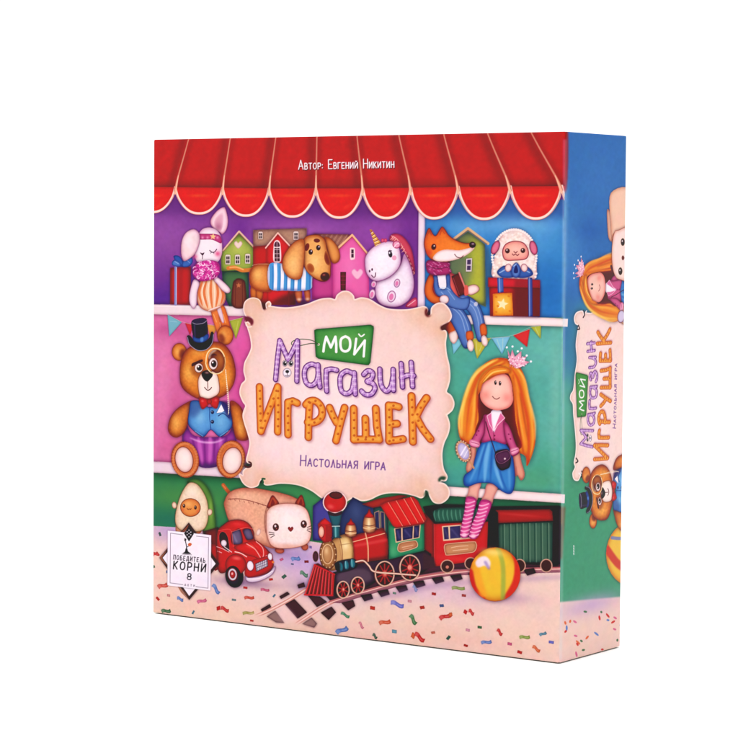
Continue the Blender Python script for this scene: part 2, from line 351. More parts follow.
def draw_fox(A):
    A.at(440, 200)      # olive house behind
    A.poly('78,260 170,190 272,268 278,645 200,610 60,600 55,360', [112,128,72], rim=[70,85,70], rw=18, smooth=False, sh=8, grad=([168,176,56], 120, 300, 225, 330)); A.speck(.03)
    A.poly('60,350 160,340 200,420 150,560 60,560', [88,110,92], a=.6, soft=14)
    A.poly('278,300 305,330 312,470 278,620', [60,85,100], a=.5, soft=6)
    A.ln('88,236 170,174 290,264', 17, [214,172,128], smooth=False); A.ln('88,246 170,184 285,268', 4, [130,90,60], smooth=False)
    A.poly('160,355 195,352 192,432 158,432', [215,200,205], smooth=False, sh=3); A.poly('166,362 188,360 187,390 165,390', [75,60,95], smooth=False); A.poly('165,397 187,397 186,424 164,424', [75,60,95], smooth=False)
    A.at(440, 300)      # tail
    A.poly('15,150 55,120 85,95 112,120 122,175 108,235 85,265 62,235 50,195', [218,92,38], rim=[140,45,30], rw=10, sh=7)
    A.poly('58,205 85,190 112,180 108,235 92,262 78,262 62,240', [240,215,205], rim=[190,130,120], rw=6)
    A.at(440, 200)
    A.ln('50,440 80,480 110,560', 34, [214,84,80]); 
    # legs
    A.poly('90,575 150,572 205,600 240,640 262,700 278,790 272,840 235,852 215,800 190,700 150,650 100,640', [92,130,196], rim=[45,70,135], rw=11, sh=6, line=[40,50,100], lw=2.5)
    for p in ('120,600 190,635 225,700 245,820', '140,590 215,630 250,720 262,820'): A.ln(p, 5, [150,180,228], a=.7, clip=True)
    A.ell(218, 628, 12, 14, 20, [200,205,225], a=.8)
    A.poly('-5,600 60,620 120,640 165,700 190,760 192,820 180,880 150,892 125,850 100,790 60,720 20,690', [84,122,190], rim=[42,66,130], rw=11, sh=6, line=[40,50,100], lw=2.5)
    for p in ('60,640 120,690 150,770 165,870', '90,640 140,690 172,770 182,850'): A.ln(p, 5, [150,180,228], a=.7, clip=True)
    A.poly('160,798 196,792 203,836 168,848', [224,100,42], rim=[150,55,30], rw=7, sh=3)
    A.ell(186, 877, 19, 35, -8, [244,226,220], rim=[200,150,140], rw=7, sh=5)
    A.poly('243,758 274,748 284,808 252,820', [224,100,42], rim=[150,55,30], rw=7, sh=3)
    A.ell(270, 848, 18, 33, -12, [244,226,220], rim=[200,150,140], rw=7, sh=5)
    A.at(340, 200)      # torso
    A.poly('552,455 690,450 720,560 700,620 600,620 560,540', [224,92,84], rim=[150,45,60], rw=12, sh=6)
    A.poly('585,460 635,455 645,540 600,545', [240,232,238], rim=[190,180,205], rw=7)
    A.poly('560,468 585,458 600,530 640,530 640,455 662,455 668,530 720,590 780,590 760,660 660,645 620,600 575,560', [86,124,190], rim=[45,66,130], rw=9, line=[40,50,100], lw=2)
    A.ln('600,535 640,530 665,545', 4, [160,190,235], a=.8); A.ln('610,555 650,600', 5, [150,180,228], a=.7); A.ln('650,545 690,600', 5, [150,180,228], a=.6)
    A.poly('545,448 518,500 512,560 535,605 580,628 618,622 615,590 580,578 560,540 565,480', [232,108,42], rim=[160,60,30], rw=11, sh=5, line=[120,40,30], lw=2.5)
    A.ell(628, 600, 28, 26, 15, [244,226,222], rim=[200,150,150], rw=7, sh=3, line=[130,80,90], lw=2)
    A.at(440, 200)
    A.poly('72,462 122,438 168,560 115,582', [112,28,40], rim=[60,10,25], rw=9, smooth=False, sh=5); A.ln('118,440 165,560', 9, [225,120,110], smooth=False); A.ln('82,470 118,570', 3, [180,80,80], smooth=False)
    A.poly('165,530 190,514 220,514 238,535 225,556 190,572 168,562', [244,222,215], rim=[200,140,130], rw=8, sh=4, line=[140,80,90], lw=2)
    A.poly('150,520 168,518 172,568 150,574', [224,90,80])
    A.at(340, 200)      # scarf
    A.poly('522,372 560,362 640,368 662,385 660,410 672,435 645,450 590,456 540,446 522,420', [172,52,108], rim=[105,20,75], rw=9, sh=5)
    r = np.random.default_rng(8)
    for i in range(46):
        x, y = r.uniform(525, 665), r.uniform(372, 448); A.ln([(x, y), (x+9, y+4)], 3.5, [[236,150,195],[120,20,80]][i % 2], a=.8, clip=True)
    A.ln('525,402 590,415 660,402', 5, [100,15,65], a=.7)
    # head
    A.poly('514,300 508,255 520,205 538,172 560,208 580,216 612,166 632,180 655,215 700,246 752,262 805,262 812,275 790,300 720,340 650,372 585,368 540,350', [236,108,38], rim=[175,62,28], rw=13, sh=8, line=[110,35,30], lw=3, grad=([244,128,44], 540, 200, 700, 290))
    A.speck(.04)
    A.poly('560,350 590,315 640,300 720,304 805,285 790,312 740,345 680,365 620,372 580,368', [246,232,230], rim=[215,160,150], rw=8)
    A.ell(536, 318, 20, 18, 0, [220,60,50], a=.6, soft=5)
    A.ell(565, 284, 14, 18, 10, [70,25,25], line=[150,60,30], lw=3); A.ell(568, 278, 4, 5, 0, [240,220,210])
    A.ell(797, 272, 19, 18, 0, [55,28,40], rim=[30,10,20], rw=4); A.glow(800, 266, 9, 6, [190,160,180], .9)
    A.ln('690,328 705,345 728,350 742,338', 4, [90,40,50])
    A.ln('525,215 540,190 550,212', 5, [170,60,40], a=.6); A.ln('602,212 613,186 630,205', 5, [170,60,40], a=.6)

def draw_sheep(A):
    A.at(440, 200)
    A.poly('318,462 316,400 335,330 345,270 375,212 430,180 475,178 525,205 558,262 572,330 582,400 578,468 540,480 380,480', [240,222,206], rim=[200,150,150], rw=14, sh=12)
    r = np.random.default_rng(3); A.speck(.04, 1.2)
    for i in range(230):
        a = r.uniform(0, 6.28); q = r.uniform(0.1, 1)**.5; x, y = 448+125*q*math.cos(a), 335+150*q*math.sin(a)
        if (q < .95): A.ell(x, y, 7, 7, 0, [[252,242,230],[228,198,188],[248,232,222]][i % 3], a=.7)
    for i in range(40):
        t = i/39; a = math.pi*(0.86+1.3*t); x, y = 448+132*math.cos(a), 340+160*math.sin(a)
        A.ell(x, y, 8, 8, 0, [246,232,222])
    for p in ((572,420),(580,445),(575,465),(562,445),(568,400),(330,430),(325,455)): A.ell(p[0], p[1], 7, 7, 0, [250,235,228])
    A.ell(335, 288, 21, 42, 24, [224,112,140], rim=[160,50,90], rw=7, line=[110,40,70], lw=3, sh=4); A.ell(563, 290, 21, 42, -14, [224,112,140], rim=[160,50,90], rw=7, line=[110,40,70], lw=3, sh=4)
    A.poly('378,320 388,280 415,258 460,250 505,262 530,300 532,335 512,358 455,364 395,362', [240,168,148], rim=[222,110,110], rw=10, line=[130,50,60], lw=4.5)
    A.glow(456, 300, 40, 24, [250,195,172], .8)
    for x, y in ((407,308),(500,306)): A.ell(x, y, 14, 15, 0, [75,30,30]); A.ell(x-3, y-5, 4, 5, 0, [240,220,215])
    A.ln('446,312 456,320 466,312', 4, [110,40,50]); A.ln('436,326 444,334 456,328 466,336 476,328', 4, [110,40,50])
    # gift
    A.poly('298,520 602,524 600,702 304,700', [196,30,44], rim=[120,10,40], rw=14, smooth=False, sh=8)
    A.poly('440,526 602,526 600,702 440,702', [88,18,48], a=.75, soft=9, smooth=False)
    A.poly('292,468 602,484 602,530 292,524', [214,42,54], rim=[150,20,45], rw=8, smooth=False, sh=6)
    A.poly('450,482 602,486 602,530 450,526', [120,20,50], a=.55, soft=6, smooth=False)
    A.poly('346,470 382,470 384,556 350,560', [78,112,186], rim=[40,60,130], rw=7, smooth=False); A.ln('358,472 362,556', 4, [150,180,225], smooth=False)
    A.poly('530,468 556,470 558,702 534,702', [74,96,170], rim=[35,45,110], rw=6, smooth=False); A.ln('538,472 540,700', 4, [140,165,215], smooth=False)
    A.poly('320,566 435,560 442,696 322,698', [236,158,40], rim=[214,100,24], rw=12, smooth=False, sh=5); A.glow(378, 625, 44, 44, [250,205,90], .8)
    star(A, 378, 628, 36, [254,236,170], .2)
    for x, y in ((340,585),(415,580),(340,675),(422,670),(350,640)): A.ell(x, y, 8, 6, 20, [214,110,30], a=.7)
    # bow
    A.poly('450,460 400,400 365,410 345,440 380,468', [66,104,178], rim=[30,52,120], rw=9, sh=4); A.poly('460,460 500,402 540,412 560,450 510,470', [60,98,172], rim=[30,52,120], rw=9, sh=4)
    A.poly('435,455 432,410 460,378 485,410 480,455 458,470', [90,130,200], rim=[35,58,130], rw=8, sh=3); A.poly('447,440 448,415 460,395 470,418 468,440', [30,45,105])
    for p in ('360,440 395,420', '505,420 540,438', '445,400 460,386'): A.ln(p, 6, [165,195,232], a=.8)
    for x in (412, 508): A.ell(x, 410, 19, 24, 12 if x < 450 else -12, [240,215,205], rim=[205,150,150], rw=6, line=[130,70,90], lw=2.5)

def draw_bear(A):
    A.at(145, 400)
    A.poly('245,150 300,220 480,220 530,160 548,250 500,330 440,400 330,405 290,330 225,262', [160,62,158], rim=[85,25,105], rw=20, sh=8, smooth=True)
    for p in ('320,225 330,300 345,398', '390,190 392,300 385,400', '450,225 455,300 430,380'): A.ln(p, 26, [222,110,200], a=.6, clip=True, soft=4, taper=True)
    for p in ('355,225 362,390', '420,225 412,390', '285,240 310,330', '490,230 470,320'): A.ln(p, 13, [96,26,110], a=.55, clip=True, soft=4)
    A.ln('270,232 340,256 420,258 475,238', 10, [250,200,245], a=.75, clip=True, soft=2, taper=True)
    A.glow(390, 400, 80, 26, [60,15,90], .7)
    # arms
    A.poly('285,12 225,35 180,70 148,120 138,180 155,215 190,228 228,205 252,160 268,90', [222,132,50], rim=[134,50,22], rw=24, sh=10, line=[110,40,30], lw=2.5)
    A.glow(185, 140, 30, 50, [246,176,80], .7); A.speck(.07)
    A.poly('515,10 560,30 590,75 605,140 626,205 620,238 592,248 550,235 530,170 512,80', [222,128,48], rim=[134,50,22], rw=24, sh=10, line=[110,40,30], lw=2.5)
    A.glow(575, 170, 22, 48, [244,172,78], .7); A.speck(.07)
    # vest
    A.poly('278,12 330,12 390,50 450,12 495,40 515,90 524,150 505,185 450,224 395,182 348,224 275,172 258,130 268,60', [84,152,212], rim=[42,82,150], rw=16, sh=7, line=[30,45,100], lw=3)
    A.glow(330, 110, 36, 50, [130,195,235], .7); A.glow(455, 130, 34, 50, [125,190,232], .6); A.speck(.03)
    A.poly('285,15 330,20 340,60 300,110 272,100 262,60', [50,70,130], a=.55, soft=10); A.poly('455,15 505,20 520,120 500,110 470,60', [50,30,90], a=.8, soft=7)
    A.ln('389,45 388,110 396,182', 4, [35,65,130]); A.ln('348,222 300,190', 3, [160,215,245], a=.7); A.ln('450,222 500,188', 3, [160,215,245], a=.7)
    for y in (77, 135): A.ell(405, y, 10, 11, 0, [30,42,80]); A.ell(402, y-3, 3, 3, 0, [170,190,220])
    A.poly('430,82 458,30 476,68 462,78', [246,240,244], smooth=False, sh=3); A.ln('440,100 470,85 505,112', 5, [30,50,110])
    # feet
    for cx, cy, rx, ry, ro in ((240, 362, 84, 110, -10), (516, 360, 86, 114, 10)):
        A.ell(cx, cy, rx, ry, ro, [208,108,52], rim=[140,55,32], rw=14, sh=9); A.speck(.09)
        for i in range(36):
            a = i/36*6.28; A.ell(cx+rx*.86*math.cos(a), cy+ry*.88*math.sin(a), 8, 8, 0, [236,150,88], a=.55)
    A.ell(234, 362, 54, 78, -10, [242,218,208], rim=[196,140,130], rw=14, line=[130,55,40], lw=5); A.glow(238, 350, 34, 46, [252,236,226], .8)
    A.ell(524, 368, 58, 80, 10, [242,218,208], rim=[196,140,130], rw=14, line=[130,55,40], lw=5); A.glow(524, 356, 36, 46, [252,236,226], .8)
    A.at(145, 300)
    for cx, cy, rx, ry in ((205, 315, 44, 52), (482, 215, 48, 58)):
        A.ell(cx, cy, rx, ry, 0, [220,128,52], rim=[160,66,30], rw=12, sh=8, line=[120,45,30], lw=2.5); A.speck(.07)
        A.glow(cx-10, cy, 20, 28, [248,180,86], .7)
    A.ell(222, 325, 18, 30, 10, [120,45,30], a=.8, soft=5); A.ell(462, 232, 18, 30, -20, [120,45,30], a=.8, soft=5)
    A.poly('210,480 212,395 235,320 285,278 350,262 430,255 480,275 520,330 540,400 542,465 520,530 470,580 400,600 320,596 255,560 222,525', [222,126,44], rim=[132,48,20], rw=30, sh=12, line=[110,40,30], lw=3)
    A.glow(270, 440, 50, 60, [246,178,76], .75); A.glow(490, 470, 34, 60, [240,160,66], .7); A.glow(320, 320, 50, 26, [236,158,66], .6); A.speck(.08)
    A.poly('270,410 300,375 350,360 365,430 330,470 285,450', [130,58,28], a=.6, soft=8)
    A.ell(430, 372, 50, 72, -8, [150,78,36], rim=[95,38,22], rw=14); A.glow(455, 365, 20, 36, [190,110,55], .6)
    A.glow(404, 335, 24, 20, [70,25,20], .7)
    for x, y, rx, ry in ((323,411,26,29), (410,386,27,36)):
        A.ell(x, y, rx, ry, 0, [246,236,230], rim=[180,140,130], rw=6, line=[90,35,25], lw=3); A.ell(x+3, y, rx*.62, ry*.6, 0, [70,30,22]); A.ell(x+3, y+2, rx*.34, ry*.36, 0, [25,10,12]); A.ell(x-3, y-8, 5, 6, 0, [255,250,245])
    A.poly('283,402 282,385 310,372 342,360 345,372 312,388', [75,25,20]); A.ln('385,345 405,330 432,335', 9, [75,25,20], taper=True)
    A.poly('318,500 330,455 360,430 400,430 432,450 446,510 444,560 410,588 370,596 330,580', [246,230,216], rim=[205,160,140], rw=11, sh=4, line=[120,60,45], lw=3)
    A.poly('340,455 345,435 375,424 402,436 406,458 390,480 374,493 355,482', [38,16,18]); A.glow(372, 440, 16, 8, [170,140,140], .8)
    A.ln('376,492 378,535', 4, [80,30,30]); A.ln('358,528 368,540 378,545 390,540 400,528', 5, [80,30,30])
    A.ln('365,385 372,330 395,300 425,294 455,305 478,345 480,395 465,430 435,446 400,440 375,415 365,385', 7, [246,222,160]); A.ln('478,345 480,395 465,430', 4, [150,100,60])
    A.poly('380,340 400,308 425,300 430,306 400,330 388,360', [255,245,230], a=.5, soft=3)
    A.ln('484,420 492,500 500,560 505,640 500,690', 4, [240,222,180])
    for i in range(22): A.ell(485+i*.85, 428+i*12, 2.6, 4, 0, [250,238,205])
    # hat
    A.poly('252,222 262,262 290,290 325,308 370,300 405,262 412,205 398,196 385,232 345,258 300,250 270,218', [28,26,48], rim=[14,10,26], rw=6, sh=8)
    A.ln('255,228 265,266 292,292 326,307 370,299 403,262 411,210', 4, [165,165,190])
    A.poly('278,140 292,122 330,112 362,114 372,130 378,205 365,232 330,248 296,236 284,195', [36,30,54], rim=[14,10,26], rw=10)
    A.ell(326, 128, 46, 15, -5, [52,44,70]); A.ln('285,140 310,148 350,142 370,128', 4, [190,185,205], a=.8)
    A.ln('296,150 300,235', 7, [110,105,135], a=.7, soft=2); A.ln('366,140 371,200', 5, [90,85,115], a=.6, soft=2)
    A.poly('286,212 300,228 335,232 376,205 381,232 350,256 315,258 290,245', [46,88,160], rim=[25,45,105], rw=6); A.poly('330,232 352,225 352,252 332,256', [80,130,200], rim=[30,55,120], rw=4)
    # bow tie
    A.poly('380,605 345,588 325,592 328,625 342,658 362,650 385,625', [206,38,44], rim=[130,12,34], rw=8, sh=5); A.poly('388,605 420,586 444,590 442,628 430,655 405,645 388,622', [206,38,44], rim=[130,12,34], rw=8, sh=5)
    A.ell(386, 614, 16, 16, 0, [190,26,38], rim=[120,10,30], rw=5); A.glow(345, 610, 10, 8, [245,110,100], .7, clip=False); A.glow(425, 606, 10, 8, [245,110,100], .6, clip=False)

def draw_girl(A):
    A.at(440, 300)
    A.poly('112,760 130,650 165,550 215,450 280,380 350,352 420,362 480,405 515,480 535,580 560,680 575,800 570,880 545,960 522,1000 500,930 300,900 240,880 180,870 130,845', [238,140,42], rim=[184,60,24], rw=26, sh=14)
    A.poly('255,520 230,620 235,720 215,800 260,900 480,900 470,800 455,720 445,560 400,440', [96,24,32], rim=[140,44,30], rw=16)
    hs = [('350,360 230,430 160,570 135,700 135,830', 22, [250,190,70]), ('370,365 250,440 190,580 170,700 160,830', 16, [216,88,24]), ('380,375 265,450 215,590 205,700 185,820', 14, [250,172,60]),
          ('395,380 290,440 232,550 225,660 212,800', 12, [190,60,24]), ('150,600 118,720 128,830', 12, [255,215,100]), ('330,362 200,470 150,600', 8, [255,215,110]),
          ('430,380 490,450 520,560 550,700 560,850 540,960', 18, [246,160,50]), ('420,400 470,480 500,600 530,740 535,900 522,980', 18, [214,78,24]), ('430,420 455,520 475,640 505,780 512,920', 18, [244,130,40]),
          ('440,450 460,600 470,720 490,850 505,930', 12, [176,48,24]), ('455,400 510,480 535,600 565,740', 7, [255,205,100]), ('445,480 470,640 490,760 515,880', 7, [250,176,70]), ('425,430 445,540 455,640 465,740', 14, [232,112,34]),
          ('545,620 572,740 572,850', 7, [255,215,120]), ('195,640 178,740 165,840', 9, [232,110,30]), ('480,560 505,700 530,850', 6, [160,40,22])]
    for p, w, c in hs: A.ln(p, w, c, a=.95, taper=True, soft=2)
    # arms behind blazer
    A.poly('188,870 216,868 218,960 214,1010 198,1045 175,1048 160,1020 168,975 182,940', [226,152,124], rim=[165,85,75], rw=9, sh=5)
    A.poly('440,930 475,915 492,980 510,1045 502,1078 485,1085 468,1055 452,1058 448,1000', [226,150,122], rim=[165,85,75], rw=9, sh=6)
    A.poly('452,1058 460,1000 468,1058', [190,100,90], a=.6)
    # legs
    A.poly('188,1100 248,1100 236,1150 222,1210 160,1200 172,1160', [236,168,148], rim=[180,100,100], rw=9, sh=5)
    A.poly('288,1108 350,1120 325,1190 308,1235 252,1215 270,1165', [234,164,144], rim=[180,100,100], rw=9, sh=5)
    # skirt
    A.poly('268,850 330,846 388,862 432,925 446,1000 452,1080 440,1150 415,1168 372,1150 320,1108 270,1100 225,1104 175,1122 148,1112 150,1060 196,1020 212,960 235,890', [56,132,204], rim=[30,70,150], rw=16, sh=9, line=[30,50,120], lw=2.5)
    for p, w, c, a in (('300,860 280,960 270,1100', 24, [120,190,236], .7), ('270,870 240,960 180,1100', 16, [100,175,230], .6), ('330,960 345,1040 380,1140', 20, [120,190,236], .7), ('390,900 415,1000 420,1150', 14, [96,168,226], .6),
                       ('285,860 255,960 225,1100', 9, [26,66,150], .6), ('320,870 310,980 305,1100', 10, [26,66,150], .6), ('355,1000 375,1080 405,1150', 9, [26,66,150], .6), ('340,870 350,900', 8, [26,60,140], .7), ('300,855 305,900', 6, [26,60,140], .7), ('370,870 400,920', 8, [26,60,140], .6)):
        A.ln(p, w, c, a=a, clip=True, soft=3, taper=True)
    # blazer
    A.poly('262,705 290,690 330,680 375,685 395,740 398,800 400,868 320,848 255,858 262,800', [206,84,134], rim=[135,36,86], rw=12, sh=4)
    A.poly('270,708 250,735 225,785 200,830 186,860 190,882 234,886 245,850 268,800', [212,92,140], rim=[140,38,88], rw=11, sh=6, line=[110,25,65], lw=2.5)
    A.poly('385,740 405,745 430,790 450,850 470,900 472,925 435,940 420,890 395,830', [212,92,140], rim=[140,38,88], rw=11, sh=6, line=[110,25,65], lw=2.5)
    A.poly('186,842 238,858 234,888 184,876', [240,160,190], rim=[190,80,120], rw=5); A.ln('188,856 236,870', 3, [150,40,90]); A.poly('425,900 468,888 474,915 432,935', [240,160,190], rim=[190,80,120], rw=5); A.ln('430,915 470,900', 3, [150,40,90])
    for x, y in ((235,790),(222,815),(415,810),(425,838)): A.ell(x, y, 5, 4, 30, [130,30,80])
    A.poly('312,670 366,668 372,705 345,760 325,800 312,740', [246,240,244], rim=[200,180,200], rw=7)
    A.ln('290,700 305,740 325,785 355,745 388,715', 4, [255,225,235]); A.poly('285,700 312,680 314,730 324,790 300,750', [222,104,152], line=[255,215,230], lw=3, smooth=False); A.poly('366,680 392,712 350,752 326,790 340,745', [222,104,152], line=[255,215,230], lw=3, smooth=False)
    A.ln('325,790 326,850', 3, [130,30,80]); A.ell(330, 818, 5, 5, 0, [120,20,70]); A.ell(330, 840, 5, 5, 0, [120,20,70])
    A.ln('278,735 292,790 312,850 335,920', 5, [70,25,50])
    A.poly('334,925 350,908 400,900 420,915 428,960 420,1005 398,1020 368,1026 345,1000 335,965', [66,34,62], rim=[30,12,34], rw=9, sh=7); A.poly('340,930 400,908 422,925 420,955 375,985 345,970', [92,52,82], rim=[50,24,50], rw=6, line=[190,120,150], lw=2); A.ell(392, 957, 6, 6, 0, [220,190,200])
    # face
    A.poly('250,520 300,478 360,448 405,455 430,500 438,560 440,610 420,645 380,662 335,665 285,645 250,605 244,560', [246,188,168], rim=[222,110,100], rw=15, sh=8)
    A.glow(275, 575, 30, 32, [240,120,110], .6); A.glow(405, 590, 28, 32, [240,120,110], .6); A.glow(345, 540, 34, 40, [252,212,194], .6)
    A.poly('248,545 262,500 310,462 370,448 425,440 415,415 340,400 270,440 235,500 230,570', [236,140,42], rim=[190,80,28], rw=8, sh=6)
    A.ln('400,425 320,440 260,500', 9, [252,196,90], taper=True, a=.9); A.ln('410,440 340,455 285,490', 6, [190,72,26], taper=True, a=.8); A.ln('395,408 310,420 245,490', 5, [200,84,28], taper=True, a=.8)
    A.ell(336, 500, 7, 13, 0, [40,22,24]); A.ell(363, 504, 7, 13, 0, [40,22,24]); A.ell(338, 495, 2.5, 4, 0, [240,230,230]); A.ell(365, 499, 2.5, 4, 0, [240,230,230]);
    A.ln('318,582 330,595 345,599 360,590', 4, [110,45,50])
    # mirror
    A.ln('172,968 190,985 205,1012', 11, [196,140,100], smooth=False)
    A.ell(143, 912, 42, 66, -22, [206,158,122], rim=[140,90,70], rw=6, sh=6, line=[120,70,60], lw=2.5); A.ell(144, 912, 30, 52, -22, [196,192,226], rim=[150,140,195], rw=8); A.ln('128,935 158,885', 9, [245,240,252], a=.8); A.ln('145,950 170,905', 5, [245,240,252], a=.7)
    for i in range(18): a = i/18*6.28; A.ell(143+40*math.cos(a)*.92+22*math.sin(a)*.95, 912-16*math.cos(a)+60*math.sin(a), 4, 4, 0, [232,192,150])
    # crown
    A.poly('420,385 408,300 425,345 436,300 452,345 490,310 490,350 522,342 508,368 540,376 500,400 470,415', [238,176,192], rim=[214,120,150], rw=6, smooth=False, sh=5)
    r = np.random.default_rng(5)
    for i in range(70):
        x, y = r.uniform(415, 520), r.uniform(330, 412); A.ell(x, y, 4, 4, 0, [[255,240,245],[220,120,155]][i % 2], a=.9) if abs((y-330)-(x-415)*.2-35) < 36 else None
    for x, y in ((404,288),(438,283),(493,294),(523,337),(548,373),(470,312)): A.ell(x, y, 6.5, 6.5, 0, [252,244,250])
    # socks
    A.at(420, 480)
    for pts, pr in (('283,108 340,122 325,200 310,270 300,335 268,352 244,335 258,250 272,180', [((268+i*-3.2), (135+i*24)) for i in range(9)]), ('370,128 430,140 410,215 375,290 345,350 315,358 298,340 315,270 345,200', [((352-i*7), (150+i*23)) for i in range(9)])):
        A.poly(pts, [222,78,146], rim=[150,30,100], rw=9, sh=8, line=[140,40,100], lw=2)
        for x, y in pr: A.ln([(x-10, y), (x+22, y+10), (x+62, y-2)], 8, [246,170,206], a=.9, clip=True)
    A.ell(268, 335, 15, 13, 0, [250,205,225], a=.8, soft=3); A.ell(322, 342, 15, 13, 0, [250,205,225], a=.8, soft=3)
    A.ln('285,110 340,122', 6, [170,50,110]); A.ln('372,130 428,140', 6, [170,50,110])

def draw_title(A, det=True):
    A.at(0, 0, 1)
    # tag
    A.poly('315,331 317,330 371,325.6 373.8,327 374,329 370.6,363 369,365.3 367,365.3 319,359 316.5,357', [70,148,66], rim=[34,104,48], rw=2.2, smooth=False, sh=1.6, line=[28,84,44], lw=.7); A.glow(345, 340, 18, 8, [110,180,90], .6); A.speck(.03)
    A.ell(319, 345, 1.2, 1.2, 0, [235,225,200])
    A.at(240, 300)
    A.ln('475,270 440,248 400,240 350,240 318,252 312,268 330,280 370,276 430,264 475,270', 4.5, [58,84,56])
    for p in ('503,312 508,270 520,224 548,288 575,224 580,270 580,315',): A.ln(p, 15, [250,250,246], smooth=False)
    A.ln('635,222 612,235 605,265 612,300 635,312 658,298 664,265 657,235 635,222', 15, [250,250,246])
    A.ln('700,236 688,330 752,246 745,342', 14, [250,250,246], smooth=False); A.ln('715,208 730,222 748,210', 8, [250,250,246])
    # purple word
    Psm = lambda q: catmull(parse(q), False, 3)
    L = ['215,480 226,360 240,246 268,310 290,362 320,305 347,248 345,370 343,490', '462,398 430,388 398,408 388,450 400,500 432,515 462,490 472,440', '470,392 472,450 482,525', '522,550 518,480 520,425', '520,425 550,418 582,424',
         '672,440 640,430 608,455 602,500 612,550 645,565 675,540 685,480', '688,440 690,500 694,568',
         '745,450 770,428 798,440 792,475 765,492 800,505 812,535 790,568 755,570 732,550', '842,418 845,490 858,530 885,550 910,520 920,470', '922,420 922,480 924,545', '970,385 974,450 978,525', '1030,378 1034,450 1038,522', '972,470 1010,455 1045,458']
    for i, p in enumerate(L): A.ln(' '.join('%g,%g' % (a+7, b+9) for a, b in parse(p)), 32, [130,80,130], a=.5, smooth=i not in (0,), soft=3)
    sm = [i not in (0,) for i in range(len(L))]
    for i, p in enumerate(L): A.ln(p, 32, [92,36,112], smooth=sm[i])
    for i, p in enumerate(L): A.ln([(a+1.5, b+2) for a, b in (catmull(parse(p), False) if sm[i] else parse(p))], 31, [84,32,104], smooth=False)
    for i, p in enumerate(L): A.ln(p, 22, [186,138,202], smooth=sm[i])
    cnt = [0]
    for i, p in enumerate(L):
        P = parse(p); P = catmull(P, False, 8) if sm[i] else np.concatenate([np.linspace(P[j], P[j+1], 8, endpoint=False) for j in range(len(P)-1)]+[P[-1:]])
        d = 0; last = P[0]
        for j in range(1, len(P)-1):
            d += np.hypot(*(P[j]-P[j-1]))
            if d > 14:
                d = 0; cnt[0] += 1; t = P[j+1]-P[j-1]; t = t/(np.hypot(*t)+1e-9); n = np.array([-t[1], t[0]])*8
                A.ln([P[j]-n, P[j]+n], 7, [[150,98,176],[226,192,232]][cnt[0] % 2], a=.8, smooth=False)
        A.ln(P-[3, 4], 4, [238,212,244], a=.75, smooth=False)
    if det:
        for x in (272, 308): A.ell(x, 384, 15, 18, 0, [250,248,250], line=[60,40,60], lw=2); A.ell(x, 384, 11, 14, 0, [20,14,20]); A.ell(x+3, 378, 4, 5, 0, [250,250,250])
        A.ell(285, 440, 25, 27, 0, [246,242,246], rim=[190,180,195], rw=6, line=[110,90,110], lw=2); A.ell(286, 433, 11, 9, 0, [24,16,22]); A.ln('286,440 286,455', 3, [60,40,50]); A.ln('274,455 286,460 298,455', 3, [60,40,50])
    # orange word
    Q = ['118,525 120,620 126,792', '228,525 180,650 128,790', '228,525 230,660 228,795', '290,812 288,700 290,618', '290,618 320,610 345,622', '412,828 414,720 420,620', Psm('398,632 418,612 450,608 478,628 494,660 492,700 470,728 440,740 408,738'),
         '540,650 560,700 582,740', '630,650 605,740 578,848', '685,655 686,740 686,842', '686,842 760,840 838,842', '838,842 824,760 818,655', '755,715 757,780 757,838', '896,636 898,740 898,850', '898,846 940,845 980,838', '898,638 930,638 955,645', '898,745 920,748 945,746', '1032,580 1036,700 1040,855', '1122,592 1090,640 1050,720', '1058,705 1100,780 1145,838']
    for p in Q: A.ln(' '.join('%g,%g' % (a+8, b+9) for a, b in parse(p)), 46, [150,70,80], a=.5, soft=5, smooth=False)
    for p in Q: A.ln(p, 47, [160,62,24], smooth=False)
    for p in Q: A.ln(p, 40, [210,100,34], smooth=False)
    for p in Q: A.ln(p, 30, [230,136,46], smooth=False)
    for p in Q: A.ln([(a-2, b-2) for a, b in parse(p)], 15, [246,172,66], smooth=False, a=.8, soft=3)
    for p in Q:
        P = parse(p); seg = np.concatenate([np.linspace(P[j], P[j+1], 16, endpoint=False) for j in range(len(P)-1)]+[P[-1:]]); d = 20
        for j in range(1, len(seg)):
            d += np.hypot(*(seg[j]-seg[j-1]))
            if d > 42: d = 0; A.ell(seg[j][0]+2, seg[j][1], 7.5, 7, 0, [190,88,24]); A.ell(seg[j][0], seg[j][1]-2, 3, 3, 0, [206,122,50])

